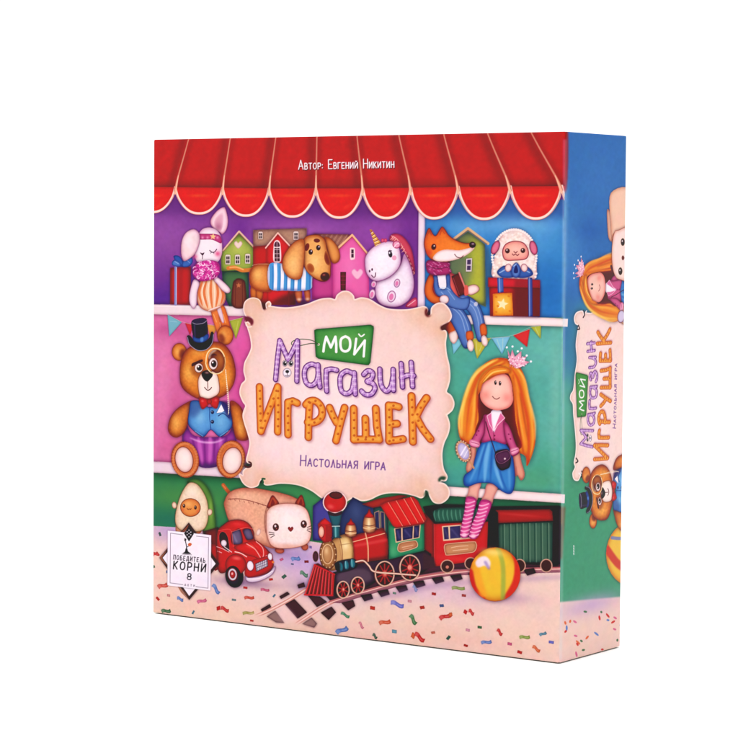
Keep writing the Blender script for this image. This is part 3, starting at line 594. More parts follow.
PLAQUE = [(240,200,'25,660 32,618 60,596 92,594 118,608 130,640 140,665 155,652 160,625 176,614 184,628 180,640 240,650 310,650 400,632 480,602 540,595 574,602 588,575 620,554 655,556 680,578 690,602'),
          (340,200,'130,592 180,602 240,638 300,660 400,664 470,652 508,645 526,660 518,690 535,702 550,690 556,650 590,625 625,628 655,660 669,700'),
          (340,300,'655,130 622,148 604,165 612,188 634,190 640,215 634,262 640,330 656,400 660,470 650,520 640,556 668,580 685,622 675,662 645,690'),
          (340,400,'642,94 658,150 650,205 625,262 613,320 615,380 624,425 643,462 636,486 612,488 600,500 632,512 655,545 650,590 610,622 570,618 548,590 530,548 510,544 508,575 488,590 450,577 380,562 300,560 240,572 180,600 130,606 80,590'),
          (240,400,'600,632 540,612 490,588 430,545 350,512 250,502 180,512 152,510 140,490 130,478 118,490 104,518 62,527 22,502 -2,452'),
          (145,400,'590,460 592,432 615,412 640,405 642,385 618,378 612,360 622,320 632,262 620,205 602,150 590,95 604,50'),
          (145,300,'592,700 606,640 590,612 572,562 582,512 606,482 596,430 602,380 622,340 641,290 636,230 622,180 612,150 604,135 612,120 635,112 650,118 640,105 610,100')]
def plaque_pts():
    out = []
    for ox, oy, s in PLAQUE:
        for x, y in parse(s): out.append((ox+x/6, oy+y/6))
    return out

def draw_plaque(A):
    P = plaque_pts(); A.at(0, 0, 1)
    for ox, oy, x, y, r in ((240,200,148,640,40), (240,200,60,735,30), (340,200,530,690,34), (340,300,625,170,34), (340,400,605,478,26), (340,400,512,572,26), (240,400,136,488,26), (145,400,618,398,30)):
        A.at(ox, oy); A.glow(x, y, r, r, [84,26,34] if oy < 400 else [36,70,50], .95, clip=False)
    A.at(0, 0, 1)
    A.poly(P, [240,206,196], rim=[226,170,142], rw=3.5, ra=.7, sh=3.0, line=[252,228,212], lw=1.7, id=1)
    _k = A.last; _m = A._clip(_k[0]); A.mix(_k[0], np.clip((1-blur(_m, 9*A.S*(.5 if A is not front_ref[0] else 1)))*1.6, 0, 1)*_m*.6, [222,178,152])
    A.glow(340, 410, 70, 50, [248,230,226], .8); A.glow(300, 440, 70, 40, [246,222,222], .6); A.glow(400, 340, 50, 50, [240,204,190], .4); A.glow(330, 485, 90, 12, [240,190,165], .4)
    for x, y in ((252,320),(262,300),(420,318),(440,330),(262,478),(420,485)): A.glow(x, y, 14, 14, [224,172,130], .5)
    rg = np.random.default_rng(9)
    for i in range(26): x = rg.uniform(250, 440); A.ln([(x, 310), (x+rg.uniform(-1, 1), 490)], rg.uniform(.6, 2), [[250,225,215],[228,184,172]][i % 2], a=.18, clip=True, soft=.8)
    A.speck(.02, 1.5)
    # curls
    A.at(240, 200); A.poly('132,612 145,632 162,628 160,652 148,664 136,650', [78,24,32], soft=1.5); A.ln('160,652 158,626 172,614 186,624 182,642 172,640', 6, [250,228,212])
    A.at(240, 200); A.poly('30,706 52,702 76,716 82,740 70,758 62,742 48,732 34,736', [110,30,52], soft=1.5); A.ln('70,762 56,766 40,758 36,742 48,736 58,746', 6, [250,228,212])
    A.at(340, 200); A.poly('520,652 530,664 526,684 538,698 548,686 546,700 530,706 514,694 512,670', [96,28,32], soft=1.5)
    A.at(340, 300); A.poly('655,136 628,150 608,160 604,172 612,186 624,182 634,166 650,150', [86,26,28], soft=1.5)
    A.at(340, 400); A.poly('640,470 622,462 604,466 592,480 594,494 606,494 610,482 626,486', [44,78,58], soft=1.5); A.poly('506,592 508,566 520,548 532,556 534,574 520,560 514,574', [50,86,62], soft=1.5)
    A.at(145, 400); A.ln('600,400 615,408 636,402 638,384 625,376', 10, [84,34,34])
    A.at(240, 400); A.ln('128,515 140,500 135,478 150,478', 11, [44,92,60])
def draw_awning(A):
    A.at(0, 0, 1)
    J = [(128,190), (175,190.6), (222.5,191.2), (269,191.8), (316,191.8), (363,191.8), (411,191.2), (458.6,190.3), (510.7,190), (562,189.5), (615,189)]
    T = [148, 190.8, 231.3, 276.6, 317, 356.3, 397.7, 442.7, 486.3, 530, 574]
    Bt = [212.5, 213.8, 216, 217, 218, 218.5, 218.7, 219.3, 219, 218]
    # red cloth of the awning
    A.poly([(140, 120), (620, 120), (620, 190.5), (411, 193), (140, 191)], [198, 26, 42], smooth=False); base = A.last
    A.speck(.05, 1.6)
    for i in range(40): A.ln([(150+i*11, 128), (150+i*11+2, 188)], 5, [[196, 30, 38], [172, 22, 40]][i % 2], a=.16, clip=True, soft=2)
    for i, (jx, jy) in enumerate(J):
        x = T[i]
        P = [(x, 130), (x+(jx-x)*.30, 148), (x+(jx-x)*.62, 166), (x+(jx-x)*.9, 182), (jx, jy)]
        A.last = base
        A.ln([(a-5, b) for a, b in P], 7, [112, 14, 32], a=.55, clip=True, soft=2.8); A.ln([(a+3.5, b) for a, b in P], 3.4, [122, 16, 30], a=.35, clip=True, soft=1.2)
    A.last = base
    softband(A, [(140, 181), (620, 181), (620, 191), (140, 191)], [130, 16, 30], .35, 1.5)
    for i in range(len(J)-1):
        (x0, y0), (x1, y1) = J[i], J[i+1]; yb = Bt[i]; xm = (x0+x1)/2 - (2 if i == 0 else 0)
        w = x1-x0
        sv = np.linspace(-1, 1, 25); U = [((x0+x1)/2 + w/2*v, (y0*(1-v)+y1*(1+v))/2 - 3 + (yb - (y0+y1)/2 + 3)*(1-abs(v)**2.3)**.72) for v in sv]
        A.poly(U, [226, 32, 34], rim=[190, 18, 30], rw=3, ra=.5, smooth=False, sh=2.4)
        A.glow(xm, 196, 16, 2.2, [244, 92, 50], .55); A.glow(xm+8, 207, 9, 3, [244, 70, 54], .5, rot=-30); A.glow(xm-9, 208, 6, 5, [238, 44, 40], .5); A.glow(xm, 213, 12, 3, [205, 20, 30], .5); A.speck(.04, 1.5)
        A.ln([(x0-.5, 188), (x1+.5, 188)], 1.2, [170, 20, 30], a=.5, soft=.6)
        A.ln(U, 2.7, [244, 172, 140]); A.ln([(a, b-.15) for a, b in U], 1.9, [252, 218, 200]); 
        A.ln([(a, b+1.5) for a, b in U], .5, [130, 40, 70], a=.5)
    for i, (jx, jy) in enumerate(J):
        x = T[i]
        P = [(x, 130), (x+(jx-x)*.30, 148), (x+(jx-x)*.62, 166), (x+(jx-x)*.9, 182), (jx, jy+1)]
        A.ln(P, 1.5, [186, 88, 72], w2=2.6); A.ln(P, .7, [222, 140, 112], w2=1.6, a=.9); A.ln([(x+(jx-x)*.8, 176), (jx, jy+3)], .8, [244, 186, 150], w2=2.6, a=.9)
    # author line
    A.at(268, 125)
    t = 'АВТОР: ЕВГЕНИЙ НИКИТИН'
    for off, w, c in (((2, 3), 9, [90, 10, 20]), ((0, 0), 6.2, [252, 246, 244])):
        A.text(t, (184+off[0], 268+off[1]), (757+off[0], 257+off[1]), 54, w, c, small=.66, tall=[0, 7, 15])

def draw_low(A):
    # bottom shelf: wall, floor, confetti
    A.at(0, 0, 1)
    A.poly([(140, 470), (300, 478), (440, 493), (620, 503), (620, 590), (140, 560)], [50, 128, 78], smooth=False)
    A.glow(190, 500, 60, 16, [84, 150, 70], .6); A.glow(170, 520, 40, 14, [36, 110, 96], .6); A.glow(330, 500, 60, 14, [70, 150, 80], .6); A.glow(480, 505, 80, 10, [50, 120, 84], .6)
    softband(A, [(140, 468), (260, 475), (260, 484), (140, 478)], [24, 80, 50], .5, 3); softband(A, [(440, 496), (620, 506), (620, 516), (440, 508)], [24, 84, 60], .5, 3)
    A.poly([(140, 526), (240, 532), (330, 545), (450, 552), (620, 560), (620, 700), (140, 700)], [238, 204, 184], smooth=False); f = A.last
    A.glow(175, 532, 45, 16, [176, 150, 206], .8); A.glow(300, 560, 50, 22, [184, 158, 214], .9); A.glow(330, 580, 40, 26, [196, 170, 216], .7); A.glow(230, 590, 60, 16, [222, 190, 200], .5)
    A.glow(430, 590, 90, 16, [214, 182, 206], .7); A.glow(330, 640, 90, 16, [232, 180, 160], .6); A.glow(200, 610, 60, 14, [242, 200, 172], .6); A.glow(460, 640, 60, 12, [238, 190, 172], .6); A.speck(.02, 1.5)
    draw_shelves(A)
    # avocado toy
    A.at(145, 400)
    A.poly('250,500 285,478 325,482 370,520 400,580 418,670 426,760 420,830 360,840 300,560', [90,140,56], rim=[36,74,42], rw=15, sh=10); A.glow(395, 660, 14, 70, [140,185,70], .7)
    A.poly('190,740 230,750 235,800 205,815 183,790', [205,140,100], rim=[140,80,60], rw=8); A.poly('275,745 330,740 335,800 280,810', [205,120,60], rim=[140,60,40], rw=8)
    A.poly('268,500 235,535 208,590 190,650 180,710 188,760 225,790 290,795 345,785 372,745 380,680 372,610 348,555 312,510', [236,212,178], rim=[190,150,110], rw=15, sh=6, line=[110,90,60], lw=3); A.speck(.06); A.glow(285, 560, 36, 30, [248,232,205], .7)
    A.ell(175, 636, 14, 20, -10, [238,214,182], rim=[190,140,110], rw=5, line=[130,90,70], lw=2.5); A.ell(388, 678, 15, 20, 10, [238,214,182], rim=[190,140,110], rw=5, line=[130,90,70], lw=2.5)
    A.ell(272, 650, 60, 54, 5, [228,140,66], rim=[190,90,40], rw=12, line=[110,55,30], lw=4); A.glow(258, 630, 28, 20, [246,180,104], .7)
    for x, y in ((233,640),(302,650)): A.ell(x, y, 8, 12, 0, [70,35,24]); A.ell(x-2, y-4, 2.5, 3.5, 0, [245,230,220])
    A.ln('252,655 258,662 265,658 272,662 276,656', 3.5, [90,40,30]); A.glow(226, 662, 10, 8, [225,90,60], .6, clip=False); A.glow(315, 672, 10, 8, [225,90,60], .6, clip=False)
    # cat cushion
    A.at(240, 480)
    A.glow(150, 430, 230, 40, [120,90,140], .5, clip=False)
    A.ln('-100,35 -82,60 -52,95', 24, [190,88,44]); A.ln('-102,36 -86,56', 9, [225,130,70], a=.8)
    A.ell(238, 428, 28, 18, 10, [196,96,70], rim=[130,50,40], rw=6, sh=5); A.ell(390, 406, 21, 22, -20, [196,96,70], rim=[130,50,40], rw=6, sh=5)
    A.poly('-92,170 -88,120 -60,78 0,55 80,52 160,66 250,84 330,112 380,160 300,380 220,415 150,400 60,360 -40,300', [232,166,132], rim=[176,92,70], rw=30, sh=10, line=[140,70,50], lw=2.5)
    A.glow(40, 100, 90, 30, [240,184,146], .7); A.glow(120, 330, 40, 40, [240,188,160], .6); A.speck(.08)
    A.ln('-70,120 0,118 80,135 165,162', 4, [120,56,50]); A.ln('160,170 148,240 155,320', 4, [150,80,60], a=.8)
    for x in range(8): A.ln([(-60+x*28, 114+x*5), (-56+x*28, 124+x*5)], 2.5, [130,60,50])
    A.ell(112, 318, 14, 24, 20, [242,212,196], rim=[200,140,120], rw=6)
    A.poly('166,172 180,125 196,98 215,115 232,152', [188,76,52], rim=[120,36,30], rw=8, sh=4, line=[100,30,30], lw=2.5); A.poly('335,150 352,115 370,95 382,120 388,168', [188,76,52], rim=[120,36,30], rw=8, sh=4, line=[100,30,30], lw=2.5)
    A.poly('185,160 196,120 210,145', [110,30,36], a=.7); A.poly('355,150 368,115 376,150', [110,30,36], a=.7)
    A.poly('158,240 165,190 200,160 260,146 330,148 385,168 412,205 426,270 428,330 412,378 370,402 300,414 230,414 185,392 162,330', [246,226,218], rim=[224,160,140], rw=20, sh=8, line=[150,80,64], lw=3); A.speck(.05); A.glow(290, 250, 70, 60, [252,240,235], .8); A.glow(290, 400, 90, 14, [230,164,140], .6)
    for x, y, q in ((216,288,18),(384,270,18)): A.ell(x, y, q, 22, 0, [70,28,28], line=[120,60,50], lw=2); A.ell(x-3, y-7, 6, 8, 0, [235,215,215]); A.ell(x+4, y+8, 4, 4, 0, [170,90,80])
    heart(A, 305, 299, 16, [150,50,50], [100,30,36])
    for p in ('175,318 205,322', '178,332 206,330', '185,350 208,338', '405,290 428,280', '405,300 430,298', '404,308 426,318'): A.ln(p, 3.5, [60,35,40])
    # truck
    A.at(145, 500)
    A.glow(600, 500, 190, 34, [90,60,120], .55, clip=False)
    A.poly('345,195 440,168 450,300 445,400 400,420 398,260', [122,18,34], rim=[60,8,24], rw=14, smooth=False, sh=6)
    A.poly('398,270 440,275 445,420 420,430 396,400', [190,26,36], rim=[120,12,30], rw=10, smooth=False)
    A.ell(536, 462, 54, 70, -8, [52,42,56], rim=[24,18,28], rw=12, sh=8)
    A.poly('430,270 436,190 470,155 510,130 570,124 620,145 650,190 662,250 720,290 755,330 765,372 770,400 740,440 680,465 620,475 602,420 570,395 520,385 495,410 478,440 440,425', [204,26,34], rim=[130,10,30], rw=18, sh=9, line=[80,8,24], lw=3)
    A.glow(560, 150, 60, 20, [236,66,60], .7); A.speck(.03)
    A.poly('445,215 462,195 485,205 500,240 505,310 470,295 448,262', [58,28,48], rim=[30,12,28], rw=7, line=[230,90,80], lw=2.5)
    A.poly('518,205 545,186 572,184 586,262 545,274 522,262', [104,92,124], rim=[50,40,66], rw=10, line=[120,14,28], lw=6); A.poly('588,184 628,176 645,205 652,238 615,246 600,225', [104,92,124], rim=[50,40,66], rw=10, line=[120,14,28], lw=6)
    A.ln('530,210 550,255', 10, [160,152,180], a=.5, soft=3); A.ln('440,190 500,180 520,200 530,285', 5, [240,96,84], a=.7); A.ln('520,196 600,172 650,180', 4, [245,130,110], a=.7)
    A.poly('535,290 600,262 665,250 715,285 745,330 720,345 700,368 660,348 600,330', [214,32,38], rim=[150,14,30], rw=10, line=[120,10,28], lw=3)
    A.glow(640, 285, 40, 14, [244,90,74], .7); A.ln('610,268 660,300 690,345 700,360', 5, [250,180,165]); A.ln('668,255 705,290 712,330 705,355', 5, [250,180,165]); A.ln('640,262 700,330', 3, [130,10,28], a=.7)
    A.ln('700,360 720,345 745,330', 5, [250,200,185], a=.8)
    A.ell(545, 392, 62, 62, 0, [206,28,36], rim=[135,10,30], rw=14, line=[110,8,26], lw=3); A.glow(550, 355, 34, 14, [246,110,96], .8)
    A.ell(530, 462, 46, 62, -8, [54,44,58], rim=[26,20,30], rw=12); A.ell(525, 452, 28, 38, -6, [206,200,210], line=[110,20,34], lw=5); A.ell(525, 452, 17, 24, -6, [186,30,40], rim=[110,10,24], rw=5); A.ell(523, 448, 6, 8, 0, [240,170,165])
    A.ell(473, 264, 18, 21, -15, [236,228,232], rim=[170,150,165], rw=6, line=[90,40,50], lw=3); A.ln('475,285 520,318', 5, [240,220,215])
    A.ln('430,285 470,300 505,318', 4, [240,200,190]); A.ln('435,312 460,322', 4, [240,200,190]); A.ln('540,316 575,325 610,346', 6, [252,214,200]); A.ln('440,300 440,420', 3, [120,10,28])
    A.poly('600,425 640,370 700,350 760,340 768,400 735,435 670,462 610,470', [196,26,34], rim=[130,10,28], rw=9)
    A.ell(632, 400, 21, 31, -6, [244,236,240], rim=[190,170,190], rw=7, line=[120,20,34], lw=4); A.ell(751, 345, 15, 23, -8, [244,236,240], rim=[190,170,190], rw=6, line=[120,20,34], lw=4)
    A.ell(768, 378, 8, 7, 0, [235,120,50])
    A.poly('662,388 735,358 738,402 668,436', [214,208,220], rim=[140,130,150], rw=6, smooth=False, line=[90,20,36], lw=3)
    for i in range(6): A.ln([(672+i*11.5, 388-i*4.8), (674+i*11.5, 428-i*5)], 3.2, [80,60,84], smooth=False)
    for i in range(2): A.ln([(664, 402+i*14), (736, 372+i*15)], 2.5, [90,70,94], smooth=False)
    A.poly('602,462 625,472 690,462 745,440 778,402 782,418 760,455 700,488 640,500 608,488', [226,212,226], rim=[150,120,160], rw=7, sh=6, line=[110,70,100], lw=2); A.ln('615,478 690,474 765,432', 5, [252,246,250], a=.9)
    # confetti
    def conf(ox, oy, items):
        A.at(ox, oy)
        for x, y, l, wd, r, c in items:
            cr, sr = math.cos(math.radians(r)), math.sin(math.radians(r))
            wv = wd*.22 if l > 30 else wd*.05; t = np.linspace(-1, 1, 7); n_ = len(t)
            cx_, cy_ = t*l/2, np.sin(t*2.4)*wv*2
            def side_(o, k=1.0): return [(x+(a_*k)*cr-(b_+o)*sr, y+(a_*k)*sr+(b_+o)*cr) for a_, b_ in zip(cx_, cy_)]
            A.poly(side_(-wd/2)+side_(wd/2)[::-1], [int(v*.97) for v in c], rim=[int(v*.72) for v in c], rw=3.5, smooth=False)
            if l > 30:
                q_ = side_(-wd/2)[:3]+side_(wd/2)[:3][::-1]; A.poly(q_, [min(255, int(v*.75+60)) for v in c], a=.75, soft=1.5, smooth=False)
                A.ln(side_(0)[3:6], wd*.25, [min(255, int(v*.6+100)) for v in c], a=.5, soft=1)
    R_, Gr, Bl, Pk, Or, Te, Ye = [206,52,50], [70,116,76], [96,130,196], [216,98,140], [224,104,60], [84,140,160], [160,160,70]
    conf(145, 500, [(88,210,22,12,60,[70,96,90]), (60,328,34,26,-40,R_), (52,405,14,10,60,Gr), (130,436,16,8,80,Bl), (105,520,56,24,-35,[216,84,70]), (140,578,18,14,0,[226,150,150]), (75,598,24,13,40,R_),
        (340,612,54,18,-30,Pk), (210,600,36,18,0,Bl), (425,540,64,20,40,Bl), (602,532,24,12,0,R_), (625,592,56,16,-15,[214,80,60]), (533,605,24,12,0,[120,150,150]), (440,655,22,22,70,R_), (478,662,48,20,5,R_), (620,684,66,16,-15,Ye), (125,672,52,20,-20,Gr), (288,680,22,10,-70,Te), (640,730,20,10,0,R_), (720,545,50,14,-8,[206,86,120])])
    conf(240, 480, [(335,478,48,22,-30,Bl), (400,495,24,14,-10,[140,40,50]), (250,482,20,14,-40,Pk), (385,570,46,22,5,[80,130,100]), (265,585,26,18,-50,[70,110,90]), (186,602,22,13,-20,R_), (315,510,16,8,0,[90,110,150]), (425,408,14,14,0,[130,110,180]), (205,700,20,10,-60,Te)])
    conf(240, 550, [(632,396,54,16,15,[70,140,100]), (612,488,72,26,-40,Bl), (728,458,44,13,45,[216,120,140])])
    conf(360, 550, [(76,354,28,20,0,[196,60,50]), (225,332,78,24,5,[110,116,206]), (300,313,22,15,0,[220,150,160]), (375,351,26,18,-20,[190,60,50]), (492,340,24,16,-15,[80,100,150]), (445,269,24,15,0,[180,50,44]), (333,235,36,20,30,[120,160,210]), (208,265,20,12,0,[90,150,100]),
        (592,235,76,18,-8,[134,160,70]), (625,279,24,14,0,[180,70,60]), (150,440,66,22,-25,[214,92,60]), (320,424,62,22,42,[76,130,80]), (515,405,72,24,-35,R_), (545,395,20,22,60,Or), (634,378,20,22,20,R_), (670,380,34,20,15,R_), (207,495,28,20,0,[96,160,180]), (90,524,32,16,25,[60,96,76]),
        (320,520,22,30,20,Or), (358,530,70,24,25,R_), (440,502,22,14,-20,[214,110,90]), (532,533,26,16,-60,[60,100,86]), (648,487,24,16,0,[220,150,170]), (636,580,24,13,10,[190,50,44]), (760,560,60,18,-20,[96,130,196]), (840,500,40,18,30,[206,52,50]), (900,570,26,16,0,[214,98,140]), (990,530,60,18,-15,[134,160,70]), (1060,600,50,18,20,[224,104,60]), (720,470,24,14,0,[70,116,76]), (1150,560,30,16,0,[110,116,206]), (960,620,28,16,10,[206,52,50]), (1100,510,40,16,-40,[84,140,160])])

def draw_train(A):
    # rails and ties
    A.at(240, 550)
    A.glow(430, 230, 120, 50, [110,84,140], .5, clip=False)
    ties = ['125,362 178,330 187,348 132,378', '237,284 284,256 299,270 246,300', '345,215 384,200 392,226 352,236', '160,405 212,370 266,444 215,440', '270,332 326,300 402,380 345,418', '372,450 430,412 462,448 445,472', '408,280 480,285 524,318 462,348', '485,382 550,346 577,380 532,426', '608,322 680,305 692,342 650,368']
    for i, p in enumerate(ties):
        A.poly(p, [74,44,52], rim=[50,26,40], rw=5, smooth=False, sh=5, a=.55 if i in (3, 5) else 1)
    A.poly('190,352 235,300 268,330 340,415 300,450 262,440 215,372', [240,206,206], a=.5, soft=5)
    for w, c, a in ((20, [204,134,122], 1), (11, [234,178,160], 1), (4, [250,226,212], .9)):
        A.ln('95,402 180,366 300,302 400,240', w, c, a=a); A.ln('335,452 400,410 480,358 580,308 740,262 860,225', w, c, a=a)
    A.glow(95, 405, 46, 24, [238,200,182], 1, clip=False); A.glow(335, 455, 50, 26, [238,198,180], 1, clip=False)
    A.at(330, 480)
    A.poly('0,740 0,690 120,660 300,600 520,560 700,520 1420,500 1420,560 738,578 560,606 420,642 250,690 60,745', [172,112,120], rim=[110,60,80], rw=9, smooth=False)
    A.poly('-40,680 120,560 400,500 800,440 1420,440 1420,530 738,540 540,575 300,640 100,705 0,728', [80,48,62], rim=[50,30,44], rw=12, smooth=False, sh=10)
    A.ln('0,738 120,700 300,648 420,615 540,588 640,572 738,560 900,548 1420,535', 16, [186,104,104]); A.ln('0,742 120,704 300,652 420,619 540,592 640,576 738,564 900,552 1420,539', 5, [250,206,190])
    for x, y in ((222,710),(322,684),(432,658),(537,630),(650,606),(760,592),(870,578),(980,568),(1090,562),(1200,556)):
        A.poly([(x-38, y-12), (x+26, y-22), (x+38, y+8), (x-14, y+24)], [58,40,50], rim=[36,24,34], rw=5, smooth=False, sh=5)
    softband(A, '180,745 420,670 740,610 1400,575 1400,600 740,640 420,705', [150,120,170], .45, 10)
    # navy cowl behind
    A.at(240, 480)
    A.poly('440,160 505,108 560,170 560,370 438,368', [74,70,150], rim=[44,38,92], rw=14, smooth=False, sh=5)
    A.poly('600,230 640,160 680,108 740,140 860,150 870,330 600,340', [50,62,104], rim=[30,34,66], rw=14, smooth=False); A.glow(700, 200, 40, 60, [76,94,140], .5)
    A.at(330, 480)
    # third wagon
    A.at(420, 480)
    A.poly('395,165 840,160 860,185 860,500 820,520 430,500 400,300', [48,44,48], rim=[26,22,30], rw=10, smooth=False, sh=6)
    A.poly('425,200 460,186 780,182 795,195 800,250 470,264', [172,36,38], rim=[112,18,30], rw=11, smooth=False, sh=5); A.glow(600, 215, 140, 10, [206,66,60], .6)
    A.poly('470,266 798,252 796,500 475,500', [66,104,84], rim=[34,58,54], rw=14, smooth=False)
    for x in range(500, 800, 38): A.ln([(x, 266), (x+2, 500)], 6, [38,70,60], a=.8, clip=True); A.ln([(x+9, 266), (x+11, 500)], 5, [112,150,122], a=.6, clip=True)
    A.ln('470,268 798,254', 7, [30,44,44], a=.8)
    for x in (600, 760): A.ell(x, 520, 34, 38, 0, [70,30,36], line=[206,158,132], lw=6)
    # second wagon
    A.poly('20,165 130,150 410,158 470,200 470,420 440,500 400,505 400,250 60,262', [46,42,48], rim=[26,22,28], rw=12, smooth=False, sh=6)
    A.poly('28,200 90,268 90,524 30,460', [150,24,36], rim=[96,10,28], rw=12, smooth=False)
    A.poly('86,268 410,250 404,484 330,492 112,522 86,522', [208,40,46], rim=[158,20,36], rw=12, smooth=False, sh=6); A.glow(220, 480, 120, 20, [228,60,56], .5); A.ln('86,270 90,520', 3, [236,100,90], a=.7)
    A.poly('75,195 120,172 330,166 400,172 418,250 92,264', [48,96,78], rim=[26,56,52], rw=12, smooth=False, sh=6)
    for i in range(13): A.ln([(92+i*25, 186-i*.6), (88+i*26, 215), (98+i*25.5, 252-i*.6)], 8, [92,160,130], a=.6, clip=True, taper=True)
    A.ln('92,264 418,250', 8, [30,36,40])
    A.poly('134,282 250,272 322,266 322,356 142,372', [226,190,150], smooth=False); A.poly('142,288 172,286 176,360 148,362', [56,50,88], smooth=False); A.poly('182,285 244,280 246,352 184,358', [60,56,100], smooth=False); A.poly('254,280 316,276 316,348 256,352', [60,56,100], smooth=False)
    for a_ in ('150,300 170,350', '192,300 230,345', '262,292 300,340'): A.ln(a_, 9, [96,92,140], a=.5, soft=2)
    A.poly('150,425 150,400 172,388 318,376 338,385 342,405 330,432 300,442 172,456 156,446', [196,136,92], rim=[140,80,54], rw=8, line=[230,180,140], lw=4, sh=4)
    for p in ('190,412 230,404 290,400', '200,430 250,424 290,420'): A.ln(p, 4, [240,200,160], a=.8)
    A.ell(166, 524, 38, 38, 0, [70,30,36], line=[206,158,132], lw=6); A.ell(166, 528, 10, 10, 0, [206,120,100]); A.ell(306, 506, 34, 34, 0, [70,30,36], line=[206,158,132], lw=6)
    # engine
    A.at(330, 480)
    A.poly('20,560 110,535 200,480 360,470 575,425 610,450 610,520 560,560 300,600 240,640 100,700 30,705', [64,48,64], rim=[36,24,38], rw=14, smooth=False, sh=6)
    A.poly('60,560 210,540 250,600 190,620 60,630', [100,80,96], a=.7, soft=6); A.poly('560,440 625,470 640,530 560,545', [70,50,56], smooth=False, soft=4)
    A.poly('195,150 290,118 420,96 470,100 330,160 260,172', [168,50,40], rim=[110,24,30], rw=8, smooth=False, sh=5)
    A.poly('262,172 330,160 352,200 358,480 340,480 330,330 270,290', [46,90,80], rim=[24,48,54], rw=12, smooth=False)
    A.poly('270,200 296,190 300,300 274,290', [50,56,92], line=[196,140,110], lw=4, smooth=False); A.poly('306,195 328,200 332,320 308,305', [50,56,92], line=[196,140,110], lw=4, smooth=False)
    A.poly('352,262 400,290 566,262 566,430 520,440 356,482', [50,148,98], rim=[26,96,72], rw=12, smooth=False, sh=5); A.glow(380, 430, 24, 40, [84,180,124], .6)
    A.poly('386,296 548,270 540,352 396,382', [224,180,140], smooth=False)
    for p in ('394,300 428,294 430,368 402,374', '438,292 500,282 496,356 440,366', '508,281 540,276 534,348 504,354'): A.poly(p, [54,52,96], rim=[30,28,60], rw=5, smooth=False)
    for p in ('405,310 420,355', '450,305 485,345', '515,290 528,335'): A.ln(p, 8, [100,96,150], a=.55, soft=2)
    A.poly('412,430 410,405 428,382 505,370 522,376 528,395 515,412 438,436', [190,128,86], rim=[140,80,52], rw=8, line=[236,190,150], lw=4, sh=4); A.ln('435,410 500,396', 4, [236,196,156], a=.8); A.ln('440,422 490,412', 3, [236,196,156], a=.7)
    A.poly('305,158 340,140 500,104 530,130 582,240 560,266 400,292 380,280', [222,38,36], rim=[160,18,30], rw=11, smooth=False, sh=8)
    for p in ('352,140 440,284', '400,130 484,272', '446,118 530,262', '486,108 566,256'): A.ln(p, 4, [250,150,120]); A.ln(' '.join('%g,%g' % (a+6, b) for a, b in parse(p)), 4, [150,14,26], a=.8)
    A.ln('396,292 560,266 582,242', 6, [120,14,28])
    # boiler
    A.poly('118,352 150,335 320,292 342,330 352,400 346,478 250,492 140,512 126,440', [192,28,36], rim=[104,10,30], rw=18, smooth=False, sh=6)
    A.ln('150,400 250,382 340,365', 20, [238,90,80], a=.6, clip=True, soft=6); A.ln('140,500 340,470', 16, [80,10,30], a=.6, clip=True, soft=6)
    A.ln('212,318 228,400 230,500', 8, [214,130,90], clip=True); A.ln('215,318 231,400 233,500', 3, [250,210,160], clip=True); A.ln('135,378 210,358 330,325', 5, [246,190,140])
    A.poly('0,380 40,350 95,330 128,350 142,410 138,500 80,520 30,548 -10,540 -40,480 -30,420', [198,150,90], rim=[116,72,44], rw=16, sh=5)
    A.poly('52,352 110,345 138,410 134,488 70,500', [226,186,116], rim=[170,120,70], rw=8, smooth=False); A.glow(95, 400, 20, 30, [252,232,170], .8); A.ln('60,350 75,430 75,505', 4, [130,80,50])
    A.ln('62,395 130,385', 5, [150,110,70], a=.6)
    A.at(240, 480)
    A.ell(530, 452, 52, 92, 0, [170,116,66], rim=[96,56,40], rw=14, line=[90,50,38], lw=3); A.ell(527, 450, 32, 58, 0, [190,136,84], rim=[130,84,54], rw=8, line=[236,190,140], lw=5); A.glow(520, 430, 14, 26, [238,196,140], .8)
    for i in range(14): a = i/14*6.28; A.ell(530+46*math.cos(a), 452+80*math.sin(a), 3.5, 4, 0, [236,196,140])
    # lantern
    A.poly('470,270 495,243 520,250 556,280 552,372 505,380 478,350', [200,28,38], rim=[120,10,28], rw=9, smooth=False, sh=5); A.poly('515,275 556,282 552,372 515,375', [150,14,30], smooth=False, a=.7); A.ell(490, 316, 18, 36, 0, [240,200,170], rim=[220,110,90], rw=8, line=[120,14,30], lw=4); A.poly('470,272 510,232 555,270 515,278', [216,44,46], rim=[130,10,30], rw=6, smooth=False)
    # funnel
    A.poly('556,280 562,345 545,352 612,352 598,340 602,280', [40,112,120], rim=[18,60,74], rw=8, smooth=False, sh=5); A.ln('574,232 576,345', 9, [120,190,190], a=.8)
    A.poly('528,200 618,196 606,262 598,284 556,284 548,262', [44,96,106], rim=[22,44,60], rw=9, smooth=False); A.ln('556,283 600,282', 6, [170,200,190])
    A.ell(572, 138, 70, 64, -4, [206,30,38], rim=[130,10,30], rw=14, sh=8, line=[246,214,206], lw=7); A.glow(545, 165, 26, 18, [244,100,90], .7); A.ell(578, 96, 40, 22, 4, [96,20,34], rim=[50,8,22], rw=6); A.poly('530,190 572,204 615,190 606,214 572,222 538,214', [60,40,52])
    # domes
    A.at(330, 480)
